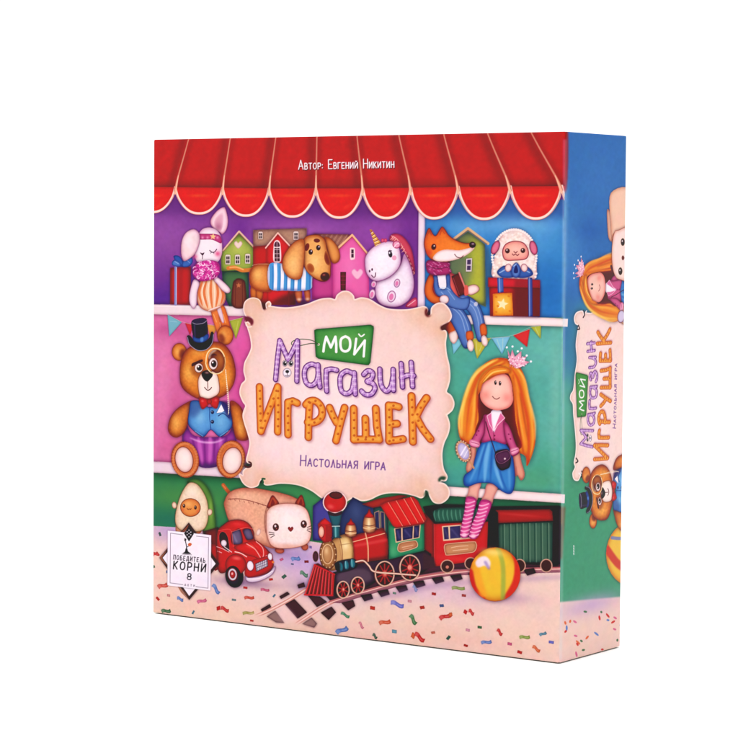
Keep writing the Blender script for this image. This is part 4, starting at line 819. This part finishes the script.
    for cx, cy, w_, h_ in ((127, 300, 33, 46), (238, 262, 37, 60)):
        A.poly([(cx-w_, cy+h_*.6), (cx-w_*.9, cy-h_*.3), (cx-w_*.5, cy-h_*.75), (cx+w_*.5, cy-h_*.75), (cx+w_*.9, cy-h_*.3), (cx+w_, cy+h_*.6), (cx+w_*.6, cy+h_*.95), (cx-w_*.6, cy+h_*.95)], [208,148,96], rim=[124,66,48], rw=10, sh=5, line=[110,50,40], lw=2)
        A.glow(cx-3, cy+5, w_*.3, h_*.7, [255,236,180], .9); A.ln([(cx-w_*.95, cy+h_*.2), (cx, cy+h_*.32), (cx+w_*.95, cy+h_*.2)], 5, [120,66,50]); A.ln([(cx-w_*.95, cy+h_*.5), (cx, cy+h_*.62), (cx+w_*.95, cy+h_*.5)], 5, [240,196,140])
        A.poly([(cx-w_*.75, cy-h_*.62), (cx-w_*.3, cy-h_*.98), (cx, cy-h_*1.38), (cx+w_*.3, cy-h_*.98), (cx+w_*.75, cy-h_*.62), (cx, cy-h_*.5)], [204,40,42], rim=[130,14,30], rw=6, line=[100,14,28], lw=2)
    # cylinders, rod, wheels
    A.poly('32,510 60,490 150,480 158,530 70,560 40,548', [30,52,66], rim=[16,28,40], rw=8, sh=4)
    for x, y in ((65,526),(100,516),(137,506)): A.ell(x, y, 17, 30, -5, [42,122,134], rim=[20,60,76], rw=7, line=[16,40,52], lw=2); A.ln([(x-5, y-22), (x-3, y+18)], 5, [140,210,214], a=.8)
    A.poly('38,530 60,500 62,555', [20,30,40], soft=2)
    def wheel(cx, cy, rx, ry, sp):
        A.ell(cx-8, cy+2, rx, ry, 0, [150,96,84], rim=[90,50,50], rw=8, sh=6); A.ell(cx, cy, rx, ry, 0, [70,26,34], rim=[40,14,24], rw=10, line=[222,178,150], lw=8)
        for i in range(sp):
            a = i/sp*6.28+.3; A.ln([(cx+rx*.2*math.cos(a), cy+ry*.2*math.sin(a)), (cx+rx*.8*math.cos(a), cy+ry*.8*math.sin(a))], 8, [168,52,52])
        A.ell(cx, cy, rx*.3, ry*.3, 0, [206,70,62], rim=[150,34,40], rw=4); A.glow(cx+2, cy-2, rx*.14, ry*.16, [252,200,170], .9)
    wheel(330, 568, 56, 74, 10); wheel(482, 532, 60, 76, 10); wheel(80, 664, 36, 50, 8); wheel(168, 638, 38, 50, 8)
    A.ell(478, 530, 10, 14, 0, [240,140,120])
    for w, c in ((13, [120,66,56]), (9, [222,176,146]), (3, [252,228,205])): A.ln('158,496 202,490 235,520 270,556 400,568 515,577', w, c)
    A.at(240, 480)
    A.ell(455, 464, 17, 32, 0, [84,50,60], rim=[40,20,30], rw=6, line=[150,100,90], lw=3)
    # cowcatcher
    A.poly('445,512 470,505 566,568 556,700 386,698', [112,14,32], rim=[70,6,20], rw=10, smooth=False, sh=8)
    for (x0, y0), (x1, y1) in zip([(448,520),(460,522),(474,528),(488,536),(504,546),(520,556),(538,564),(556,572)], [(392,692),(414,694),(438,695),(462,696),(486,697),(508,698),(530,698),(550,698)]):
        A.ln([(x0, y0), (x1, y1)], 9, [204,40,48], smooth=False); A.ln([(x0-2, y0), (x1-2, y1)], 3, [244,110,104], a=.8, smooth=False)
    A.ln('388,694 556,698', 10, [206,40,48], smooth=False); A.ln('448,514 568,572', 9, [206,40,48], smooth=False); A.ln('566,570 556,698', 7, [190,30,40], smooth=False)
    # ball
    A.at(420, 480)
    A.glow(460, 700, 170, 40, [130,90,140], .5, clip=False)
    A.ell(452, 572, 152, 162, 0, [238,190,46], rim=[200,110,30], rw=24, sh=12, line=[150,60,30], lw=2.5)
    A.ln('560,400 600,500 590,620 530,730', 60, [216,52,40], clip=True, soft=3); A.ln('300,560 318,650 370,720', 46, [206,44,40], clip=True, soft=4)
    A.ln('330,470 345,560 380,690', 40, [246,160,40], a=.8, clip=True, soft=6); A.ln('470,420 500,520 500,720', 26, [120,170,70], a=.6, clip=True, soft=4)
    A.poly('335,500 360,470 400,465 425,500 415,535 390,520 350,530', [240,232,246], a=.9, soft=4); A.ln('395,500 415,535', 18, [130,110,190], a=.6, soft=3); A.glow(440, 440, 60, 24, [252,226,110], .8, clip=False)

def draw_badge(A):
    A.at(145, 500)
    A.poly('85,352 262,140 446,388 264,606', [62,44,44], smooth=False, sh=5, id=2)
    A.poly('85,352 135,300 100,352 140,410', [170,100,70], smooth=False, a=.8); A.poly('215,200 262,150 250,190 235,210', [130,70,50], smooth=False); A.poly('210,530 262,592 240,560', [150,86,60], smooth=False); A.poly('180,500 215,560 262,606 250,590 205,525', [150,92,66], smooth=False, a=.8)
    A.poly('104,352 262,168 424,388 264,582', [244,240,248], smooth=False, id=2)
    A.poly('135,188 397,216 392,550 133,518', [243,239,248], smooth=False, sh=3, id=2); A.glow(265, 380, 90, 110, [248,246,250], .6)
    A.ln('226,214 152,204 149,503 226,513', 3.2, [120,108,124], smooth=False); A.ln('308,222 381,230 377,535 304,525', 3.2, [120,108,124], smooth=False)
    A.poly('262,160 292,208 263,254 234,206', [34,28,34], smooth=False)
    for x, y in ((252,196),(263,186),(274,198),(252,214),(263,226),(274,214),(263,206)): A.ell(x, y, 3.6, 3.6, 0, [235,230,238])
    A.ln('238,236 244,262 248,285 248,318', 5, [40,32,38]); A.ln('248,290 262,280 272,268', 3.5, [40,32,38]); A.poly('256,272 268,262 280,270 268,284', [214,100,62]); A.ell(241, 244, 6, 8, 20, [60,50,56])
    A.poly('226,326 238,316 244,296 252,296 258,314 274,328', [34,28,34]); A.ln('220,330 278,334', 2.5, [90,80,90])
    A.text('ПОБЕДИТЕЛЬ', (169, 361), (358, 381), 26, 4.2, [58,50,62], gap=.5)
    A.text('КОРНИ', (169, 418), (360, 437), 46, 7.4, [28,24,32], gap=.42)
    A.text('8', (252, 482), (274, 484), 36, 6, [28,24,32])
    A.text('ДЕТИ', (236, 519), (296, 525), 10, 2.4, [110,100,114], gap=1.0)

def draw_front(A):
    A.at(0, 0, 1)
    big = [(130, 120), (640, 120), (640, 320), (130, 320)]
    A.poly(big, [126, 62, 148], smooth=False)
    for x, y, rx, ry, c in ((165,235,40,30,[150,82,164]), (190,290,40,24,[92,44,140]), (300,232,60,14,[158,88,172]), (380,235,30,16,[150,74,166]), (160,300,26,16,[88,46,150]), (410,250,12,40,[112,48,140]), (215,240,24,14,[150,80,165]), (240,230,14,14,[112,50,146])): A.glow(x, y, rx, ry, c, .8)
    A.speck(.03, 2)
    # blue compartment
    A.poly('422,200 640,200 640,330 422,330', [50,126,196], smooth=False)
    for x, y, rx, ry, c in ((465,228,30,12,[96,166,220]), (540,240,24,26,[82,160,216]), (550,290,12,30,[40,110,186]), (440,260,12,30,[40,104,180]), (520,225,40,10,[110,176,224])): A.glow(x, y, rx, ry, c, .7)
    A.speck(.03, 2)
    softband(A, [(140, 180), (620, 180), (620, 214), (480, 218), (300, 216), (140, 212)], [60, 25, 90], .3, 4)
    # pink compartment
    A.poly('130,312 262,314 262,480 130,466', [216,104,158], smooth=False)
    for x, y, rx, ry, c in ((162,380,14,70,[230,132,178]), (170,330,40,10,[184,78,138]), (245,350,16,30,[226,80,160]), (178,420,14,36,[190,80,138]), (165,450,30,14,[206,96,150]), (240,400,14,50,[214,70,150]), (156,400,4,90,[214,120,168])): A.glow(x, y, rx, ry, c, .65)
    A.speck(.03, 2)
    # teal compartment
    A.poly('436,318 640,318 640,506 436,492', [76,168,150], smooth=False)
    for x, y, rx, ry, c in ((452,430,14,50,[70,160,100]), (545,350,26,30,[110,190,178]), (546,430,14,50,[96,180,160]), (550,470,20,24,[62,156,120]), (460,340,14,20,[84,160,130]), (530,480,30,14,[80,160,110]), (452,480,14,12,[60,150,140]), (490,325,50,8,[70,150,120]), (556,400,6,80,[120,190,170])): A.glow(x, y, rx, ry, c, .6)
    A.speck(.03, 2)
    # post and shelves
    A.at(340, 200)
    A.poly('474,60 512,60 512,720 470,720', [232,214,226], rim=[190,160,190], rw=5, smooth=False, sh=6); A.ln('508,80 508,700', 4, [140,140,190], a=.6)
    A.at(0, 0, 1)
    A.poly('130,304.4 262,306.8 262,317 130,314.4', [232,214,216], rim=[190,160,165], rw=1.5, smooth=False, sh=2.2); A.ln('130,306 262,308.5', 1.4, [248,238,238], a=.7)
    A.poly('425,315.5 470,315.8 520,317 567,319.4 566.5,327.2 520,326 470,324.8 425,324', [244,230,226], rim=[206,176,170], rw=1.5, smooth=False, sh=2.2)
    # flags
    A.at(145, 300)
    A.ln('130,90 250,142 400,150 590,108', 3, [240,200,200], a=.5)
    flag(A, '134,90 220,136 144,222', [112,176,190], [70,130,150]); A.ln('150,130 190,135', 4, [160,210,215], a=.5); flag(A, '240,140 290,152 270,214', [214,52,62], [150,30,50]); flag(A, '372,150 440,160 395,240', [222,150,60], [180,100,40]); flag(A, '508,128 588,108 546,238', [164,174,56], [110,120,40]); A.ln('560,130 545,210', 5, [196,204,90], a=.6)
    A.at(440, 300)
    A.ln('70,240 200,238 320,232 440,214 550,165 610,158', 3, [180,220,210], a=.5)
    flag(A, '72,240 156,234 84,328', [120,198,214], [80,150,180]); flag(A, '194,236 308,232 226,356', [190,184,58], [140,140,40]); flag(A, '314,232 422,224 375,328', [122,192,218], [80,150,190]); flag(A, '442,216 541,178 525,286', [220,54,54], [160,30,40]); flag(A, '548,166 609,158 606,236', [176,186,60], [120,130,40])
    for p in ('345,240 370,310', '380,235 378,300', '220,250 225,330', '265,245 240,310', '575,170 595,215'): A.ln(p, 4, [214,232,190], a=.4)
    draw_houses(A); draw_dog(A); draw_unicorn(A); draw_fox(A); draw_sheep(A); draw_bunny(A)
    draw_low(A)
    draw_bear(A)
    draw_plaque(A)
    draw_train(A)
    A.ids[:] = np.where(A.ids == 1, 1, A.ids)
    draw_girl(A); draw_title(A); draw_badge(A); draw_awning(A)
    # pale line on the right fold: edge highlight and crease wear painted in
    A.at(0, 0, 1)
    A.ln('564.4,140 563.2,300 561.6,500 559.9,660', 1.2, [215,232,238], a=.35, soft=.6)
def draw_shelves(A):
    A.at(0, 0, 1)
    A.poly('130,461 262,468 262,480 130,471.8', [228,206,216], rim=[184,150,165], rw=1.6, smooth=False, sh=2.4)
    A.poly('440,486.8 565,495.2 565,504 440,496', [244,226,222], rim=[208,170,170], rw=1.5, smooth=False, sh=2.2)


def draw_side(A):
    A.at(0, 0, 1)
    A.poly('550,100 640,100 640,360 550,350', [48,112,182], smooth=False)
    for x, y, rx, ry, c in ((572,250,14,40,[66,136,200]), (572,310,10,30,[52,112,190]), (600,180,30,30,[56,120,190]), (566,230,3,60,[84,150,206]), (590,230,20,10,[40,100,176])): A.glow(x, y, rx, ry, c, .7)
    A.speck(.03, 2)
    A.poly('550,310 640,310 640,720 550,720', [70,162,140], smooth=False, soft=10)
    A.poly('550,430 640,430 640,720 550,720', [62,152,106], smooth=False, soft=10, a=.8); A.speck(.03, 2)
    softband(A, '550,300 575,300 575,385 550,350', [44,104,176], .75, 8); A.glow(565, 420, 8, 60, [100,180,160], .5, clip=False)
    # wrap of the shelves over the fold
    A.poly('550,318.6 567.6,319.4 567.2,327.4 550,326.6', [240,226,224], smooth=False); A.poly('550,494.4 564.6,495.4 564.2,504.2 550,503', [240,222,220], smooth=False)
    A.poly('550,506 565,508 562,560 550,560', [110,90,60], smooth=False, soft=.8, a=.9); A.poly('550,524 562,526 559,620 550,620', [46,80,70], smooth=False, a=.7, soft=1)
    softband(A, '550,100 566,100 566,190 550,190', [160,24,34], .95, 1)
    # plaque
    A.poly('579,312 575.5,314 573.8,319 575,324 578,326 577.5,330 575.5,345 576.5,360 574.5,375 573,390 570.5,395 570,400 572.5,405 573,415 574.5,430 575.5,445 575,455 573.5,463 574.5,468 572.2,474 573.5,480 577.5,481 580,476 583,474 640,478 640,312 590,314 586,311.5 583.5,316 582,312', [244,214,202], rim=[226,180,160], rw=2, line=[250,232,222], lw=1.1, sh=2.4, id=1); A.glow(600, 400, 14, 60, [248,228,226], .7); A.speck(.02)
    for p in ('583,311 584,315 582.6,318', '577.8,326 579,329.5 576.8,330', '575.5,459 577.2,462 575.3,463.5', '581,472 582,475 580.3,478'): A.ln(p, 1.2, [60,40,50])
    # rotated title (reads upward)
    A.base = np.array([[0, .30, 581-345*.30], [-.76, 0, 453+269*.76]]); A.bk = .47; A.swap = True
    draw_title(A, det=True)
    A.base = None
    A.text_up = None
    # upward "настольная игра"
    A.base = np.array([[0, .30, 614.6-463*.30], [-.76, 0, 453+269*.76]])
    A.at(0, 0, 1); sub_text(A, 8.5)
    # bunny, girl, bear heads of the side picture
    A.base = None
    A.at(540, 200)
    A.poly('402,60 430,100 440,200 430,250 412,235 404,180', [224,170,140], rim=[170,110,90], rw=8, sh=6); A.poly('425,-40 560,-40 560,330 445,260 425,150', [240,196,166], rim=[206,140,110], rw=14, sh=6)
    A.base = np.array([[0, .50, 596-393*.50], [-.9, 0, 288+497*.9]]); A.bk = .67; A.swap = True
    draw_girl(A)
    A.base = None; A.at(540, 200)
    A.poly('445,200 470,184 560,180 560,470 480,480 448,455 432,390 430,290', [246,222,208], rim=[222,160,140], rw=12, sh=8, line=[150,80,60], lw=2.5)
    for x, y in ((497,255),(482,430)): A.ell(x, y, 12, 22, 0, [60,34,34], line=[120,90,60], lw=2); A.ell(x-3, y-6, 4, 6, 0, [220,210,210])
    A.ell(498, 350, 8, 14, 0, [110,50,44]); A.ln('500,350 512,350', 3, [110,50,44]); A.ln('440,205 430,230 432,260', 5, [160,90,60]); A.ln('425,400 430,420', 14, [90,50,60])
    A.ell(487, 702, 22, 38, 8, [206,200,226], rim=[150,120,160], rw=6, line=[140,90,90], lw=5)
    A.base = np.array([[0, .42, 578-318*.42], [-1.0, 0, 493+208*1.0]]); A.bk = .7
    A.at(540, 420); A.base = None
    A.ell(545, 810, 150, 190, 0, [236,190,60], rim=[200,110,34], rw=18, sh=8); A.ln('430,712 480,716 560,712', 18, [100,120,190], a=.8, clip=True); A.ln('400,780 470,870 560,920', 44, [206,50,44], a=.9, clip=True, soft=2)
    A.base = np.array([[0, .42, 578-318*.42], [-1.0, 0, 493+208*1.0]])
    draw_bear(A); A.base = None
    A.at(0, 0, 1)
    for k_, y_ in enumerate((546.5, 549, 551.5, 554)): A.ln([(573.2, y_), (573.4, y_+1.4)], .9, [240,244,240], smooth=False)
    A.poly('550,604 640,596 640,720 550,720', [236,202,184], smooth=False, soft=.6); A.glow(590, 606, 40, 10, [184,160,206], .7, clip=False)
    for i in range(26):
        x, y = A.rng.uniform(564, 622), A.rng.uniform(612, 660); A.ell(x, y, 1.0, A.rng.uniform(1.2, 3), A.rng.uniform(0, 180), [[206,52,50],[70,116,76],[96,130,196],[216,98,140],[224,104,60]][i % 5])
    A.at(0, 0, 1); A.ln('565.4,140 564,300 562.4,500 560.7,660', 1.6, [205,228,238], a=.45, soft=.9)  # fold highlight and wear, painted as a pale line on this face too

def sub_text(A, w):
    A.at(240, 400)
    A.text('НАСТОЛЬНАЯ ИГРА', (364, 398), (873, 424), 62, w, [118, 78, 146], small=.70, tall=[0])

# ------------------------------------------------------------------ meshes
def lin(c):
    c = np.asarray(c, np.float32); return np.where(c <= .04045, c/12.92, ((c+.055)/1.055)**2.4)
def card_material(name, rough=.42, spec=.13, coat=0.0, bump=.02):
    m = bpy.data.materials.new(name); m.use_nodes = True; nt = m.node_tree; b = nt.nodes['Principled BSDF']
    b.inputs['Roughness'].default_value = rough; b.inputs['Specular IOR Level'].default_value = spec
    tc = nt.nodes.new('ShaderNodeTexCoord'); n = nt.nodes.new('ShaderNodeTexNoise'); n.inputs['Scale'].default_value = 900; n.inputs['Detail'].default_value = 3
    bp = nt.nodes.new('ShaderNodeBump'); bp.inputs['Strength'].default_value = bump; bp.inputs['Distance'].default_value = .0002
    nt.links.new(tc.outputs['Object'], n.inputs['Vector']); nt.links.new(n.outputs['Fac'], bp.inputs['Height']); nt.links.new(bp.outputs['Normal'], b.inputs['Normal'])
    return m, nt, b
CAL_K, CAL_B = (1.0, 1.0), 0.0
def print_material(name, gain):
    m, nt, b = card_material(name)
    at = nt.nodes.new('ShaderNodeAttribute'); at.attribute_name = 'print_ink'
    nt.links.new(at.outputs['Color'], b.inputs['Base Color'])
    return m

def link(o, parent=None):
    bpy.context.scene.collection.objects.link(o)
    if parent: o.parent = parent
    return o
def fold(s, L):
    """distance along a sheet -> (position, drop) with a rounded fold at both ends"""
    a = BEV*math.pi/4
    s = np.asarray(s, float); pos = BEV + (s-a)*(L-2*BEV)/(L-2*a); drop = np.zeros_like(s)
    for lo in (True, False):
        d = s if lo else L-s; k = d < a
        th = (a-d[k])/BEV
        p = BEV - BEV*np.sin(th)
        pos[k] = p if lo else L-p
        drop[k] = BEV*(1-np.cos(th))
    return pos, drop
def sheet(art, gain, offs, wm, hm, place, mat, parent, names, root):
    nx, ny = art.nx, art.ny
    u = np.linspace(0, wm, nx+1); v = np.linspace(0, hm, ny+1)
    pu, du = fold(u, wm); pv, dv = fold(v, hm)
    U, V = np.meshgrid(pu, pv); DR = np.maximum(du[None, :], 0)+dv[:, None]*np.ones_like(U)
    DR = np.maximum(du[None, :]*np.ones_like(U), dv[:, None]*np.ones_like(U))
    rc = .0015                                        # blunted corners
    for fx in (0, 1):
        for fy in (0, 1):
            X = (wm-U if fx else U); Y = (hm-V if fy else V)
            a_, b_ = (rc-X)/rc, (rc-Y)/rc; k_ = (a_ > 0) & (b_ > 0)
            na = a_*np.sqrt(np.clip(1-b_*b_/2, 0, 1)); nb = b_*np.sqrt(np.clip(1-a_*a_/2, 0, 1))
            X2, Y2 = rc-na*rc, rc-nb*rc
            U = np.where(k_, wm-X2 if fx else X2, U); V = np.where(k_, hm-Y2 if fy else Y2, V)
    DR = DR - .0005*np.sin(np.pi*U/wm)**.8*np.sin(np.pi*V/hm)**.8 - .00006*np.sin(U*90+V*31)*np.sin(np.pi*U/wm)*np.sin(np.pi*V/hm)
    co = place(U, V, DR).reshape(-1, 3)
    # colours at the grid corners: average of the four cells around
    im = np.pad(art.img, ((1, 1), (1, 1), (0, 0)), mode='edge'); im = (im[:-1, :-1]+im[1:, :-1]+im[:-1, 1:]+im[1:, 1:])/4
    im = im + (im - (np.roll(im, 1, 0)+np.roll(im, -1, 0)+np.roll(im, 1, 1)+np.roll(im, -1, 1))/4)*.35
    col = np.clip((lin(np.clip(im, 0, 1))-offs)*gain, .002, .9).reshape(-1, 3)
    idx = np.arange((nx+1)*(ny+1)).reshape(ny+1, nx+1)
    quads = np.stack([idx[1:, :-1], idx[1:, 1:], idx[:-1, 1:], idx[:-1, :-1]], -1)
    first = None
    for k, (name, label) in names.items():
        sel = quads[art.ids == k]
        if len(sel) == 0: continue
        used, inv = np.unique(sel.ravel(), return_inverse=True)
        me = bpy.data.meshes.new(name); me.vertices.add(len(used)); me.vertices.foreach_set('co', co[used].astype(np.float32).ravel())
        me.loops.add(len(inv)); me.loops.foreach_set('vertex_index', inv.astype(np.int32)); me.polygons.add(len(sel)); me.polygons.foreach_set('loop_start', np.arange(0, len(inv), 4, dtype=np.int32))
        me.update(calc_edges=True)
        ca = me.color_attributes.new('print_ink', 'FLOAT_COLOR', 'POINT')
        c4 = np.ones((len(used), 4), np.float32); c4[:, :3] = col[used]; ca.data.foreach_set('color', c4.ravel())
        me.polygons.foreach_set('use_smooth', np.ones(len(sel), bool)); me.materials.append(mat)
        o = link(bpy.data.objects.new(name, me), root if first is None else first)
        if label: o['label'] = label
        if first is None: first = o
    return first

scene = bpy.context.scene
SC = 2.25
front = Art(plane_h((0,0,H), (1,0,0), (0,0,-1)), W, H, int(411*SC), int(503*SC), 1); front.S = SC
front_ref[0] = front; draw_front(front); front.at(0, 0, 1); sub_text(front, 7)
NXS = int(62*SC*1.35)
side = Art(plane_h((W,0,H), (0,1,0), (0,0,-1)), D, H, NXS, int(515*SC), 2); side.S = SC*1.1; side.base = None; side.bk = 1; side.swap = False
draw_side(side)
for A in (front, side):      # fine paper grain of the printed lamination
    g = A.rng.standard_normal((A.ny, A.nx)).astype(np.float32); g = blur(g, 1.2)*1.6+blur(g, 3)*3
    A.img = A.img*.82 + (A.img*A.img*(3-2*A.img))*.18
    lum = (A.img @ np.array([.3, .59, .11], np.float32))[..., None]; A.img = (lum + (A.img-lum)*.90)*np.array([1.01, .960, .980], np.float32)
    for c_ in range(3): h_ = A.rng.standard_normal((A.ny, A.nx)).astype(np.float32); h_ = blur(h_, 5); A.img[..., c_] *= 1+.006*h_/h_.std()
    A.img = np.clip(A.img*(1+.008*g[..., None]), 0, 1)
front.ids[(front.ids == 1)] = 1

root = link(bpy.data.objects.new('board_game_box', None)); root.empty_display_size = .05
root['label'] = 'upright square board game box printed with a toy shop, teddy bear and steam train'
root['category'] = 'board game'

GAIN_F, GAIN_S, OFFS = 0.765, 0.82, 0.020
fm = print_material('printed_card_front', 1); 
eps = .00025
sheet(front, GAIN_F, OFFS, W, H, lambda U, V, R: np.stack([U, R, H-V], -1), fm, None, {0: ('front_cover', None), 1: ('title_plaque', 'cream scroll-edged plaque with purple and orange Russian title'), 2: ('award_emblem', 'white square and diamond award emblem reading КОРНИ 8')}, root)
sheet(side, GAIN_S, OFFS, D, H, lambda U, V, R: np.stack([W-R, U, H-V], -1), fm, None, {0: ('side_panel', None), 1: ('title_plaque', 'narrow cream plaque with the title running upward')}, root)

# lid shell (the other faces of the cover) and the tray inside it, seen only from the back
import bmesh
def rbox(name, lo, hi, bev, mats, parent, openback=False, pick=None):
    bm = bmesh.new(); bmesh.ops.create_cube(bm, size=1)
    for v in bm.verts: v.co = [lo[i]+(v.co[i]+.5)*(hi[i]-lo[i]) for i in range(3)]
    if openback:
        f = [f for f in bm.faces if f.normal.y > .9]; r = bmesh.ops.inset_region(bm, faces=f, thickness=.0018)
        for v in f[0].verts: v.co.y -= (hi[1]-lo[1])-.003
    if bev: bmesh.ops.bevel(bm, geom=[e for e in bm.edges if e.is_convex and all(lo[1]-1e-6 <= v.co.y <= hi[1]+1e-6 for v in e.verts)], offset=bev, segments=3, profile=.5, affect='EDGES')
    me = bpy.data.meshes.new(name)
    bm.normal_update()
    if pick:
        for f in bm.faces: f.material_index = pick(f)
    bm.to_mesh(me); bm.free()
    for m in mats: me.materials.append(m)
    return link(bpy.data.objects.new(name, me), parent)
def plain(name, c, rough=.45):
    m, nt, b = card_material(name, rough); n = nt.nodes.new('ShaderNodeTexNoise'); n.inputs['Scale'].default_value = 30; n.inputs['Detail'].default_value = 6
    r = nt.nodes.new('ShaderNodeMapRange'); r.inputs['To Min'].default_value = .88; r.inputs['To Max'].default_value = 1.1
    mx = nt.nodes.new('ShaderNodeVectorMath'); mx.operation = 'SCALE'; mx.inputs[0].default_value = tuple(lin(srgb(c)))
    nt.links.new(n.outputs['Fac'], r.inputs['Value']); nt.links.new(r.outputs['Result'], mx.inputs['Scale']); nt.links.new(mx.outputs['Vector'], b.inputs['Base Color']); return m
mats = [plain('awning_red_card', [168, 26, 36]), plain('floor_cream_card', [150, 132, 104]), plain('teal_card', [80, 150, 140]), plain('grey_board', [176, 168, 158], .8)]
def pick(f):
    n = f.normal
    return 0 if n.z > .6 else 1 if n.z < -.6 else 3 if n.y > .6 else 2
rbox('lid_shell', (eps, eps, eps), (W-eps, D, H-eps), BEV, mats, root, True, pick)
rbox('inner_tray', (.0026, .0036, .0026), (W-.0026, D-.0012, H-.0026), .0006, [plain('tray_board', [196, 190, 180], .8)], root)
root.location = (0, 0, 0.0004)

# ------------------------------------------------------------------ surface the box stands on
bm = bmesh.new(); bmesh.ops.create_grid(bm, x_segments=2, y_segments=2, size=60)
me = bpy.data.meshes.new('ground'); bm.to_mesh(me); bm.free()
g = link(bpy.data.objects.new('ground', me)); g['kind'] = 'structure'; g['label'] = 'plain white studio surface'
m = bpy.data.materials.new('white_paper'); m.use_nodes = True; nt = m.node_tree; b = nt.nodes['Principled BSDF']; b.inputs['Roughness'].default_value = .9; b.inputs['Specular IOR Level'].default_value = .1
n = nt.nodes.new('ShaderNodeTexNoise'); n.inputs['Scale'].default_value = 40; r = nt.nodes.new('ShaderNodeMapRange'); r.inputs['To Min'].default_value = .93; r.inputs['To Max'].default_value = .96
nt.links.new(n.outputs['Fac'], r.inputs['Value']); nt.links.new(r.outputs['Result'], b.inputs['Base Color']); me.materials.append(m)

# ------------------------------------------------------------------ light: white studio surround and two unseen area lamps added as fill
w = bpy.data.worlds.new('World'); scene.world = w; w.use_nodes = True
w.node_tree.nodes['Background'].inputs['Color'].default_value = (1, 1, 1, 1); w.node_tree.nodes['Background'].inputs['Strength'].default_value = 1.10
from mathutils import Matrix, Vector
def fill_lamp(name, loc, target, size, power):
    l = bpy.data.lights.new(name, 'AREA'); l.shape = 'RECTANGLE'; l.size, l.size_y = size; l.energy = power
    o = link(bpy.data.objects.new(name, l)); o.location = loc
    o.rotation_euler = (Vector(target)-Vector(loc)).to_track_quat('-Z', 'Y').to_euler(); return o
fill_lamp('overhead_fill', (.2, -.2, 2.2), (.15, -.1, 0), (2.4, 2.4), 34)  # unseen lamp added overhead to lift the ground to white
fill_lamp('front_fill', (-1.0, -2.2, 1.0), (.15, 0, .1), (1.4, 1.4), 10)  # unseen lamp added front-left to brighten the near ground and model the box

# ------------------------------------------------------------------ camera
cam = bpy.data.cameras.new('camera'); co = link(bpy.data.objects.new('camera', cam)); scene.camera = co
Rw = MB.T; pos = -Rw @ TV
Mx = np.eye(4); Mx[:3, 0] = Rw[:, 0]; Mx[:3, 1] = -Rw[:, 1]; Mx[:3, 2] = -Rw[:, 2]; Mx[:3, 3] = pos
co.matrix_world = Matrix(Mx.tolist())
cam.sensor_width = 36; cam.sensor_fit = 'HORIZONTAL'; cam.lens = FPX/738*36; cam.clip_start = .05; cam.clip_end = 500
vs = scene.view_settings; scene.display_settings.display_device = 'sRGB'; vs.view_transform = 'Standard'; vs.look = 'None'; vs.exposure = 0; vs.gamma = 1
scene.cycles.filter_width = 1.2
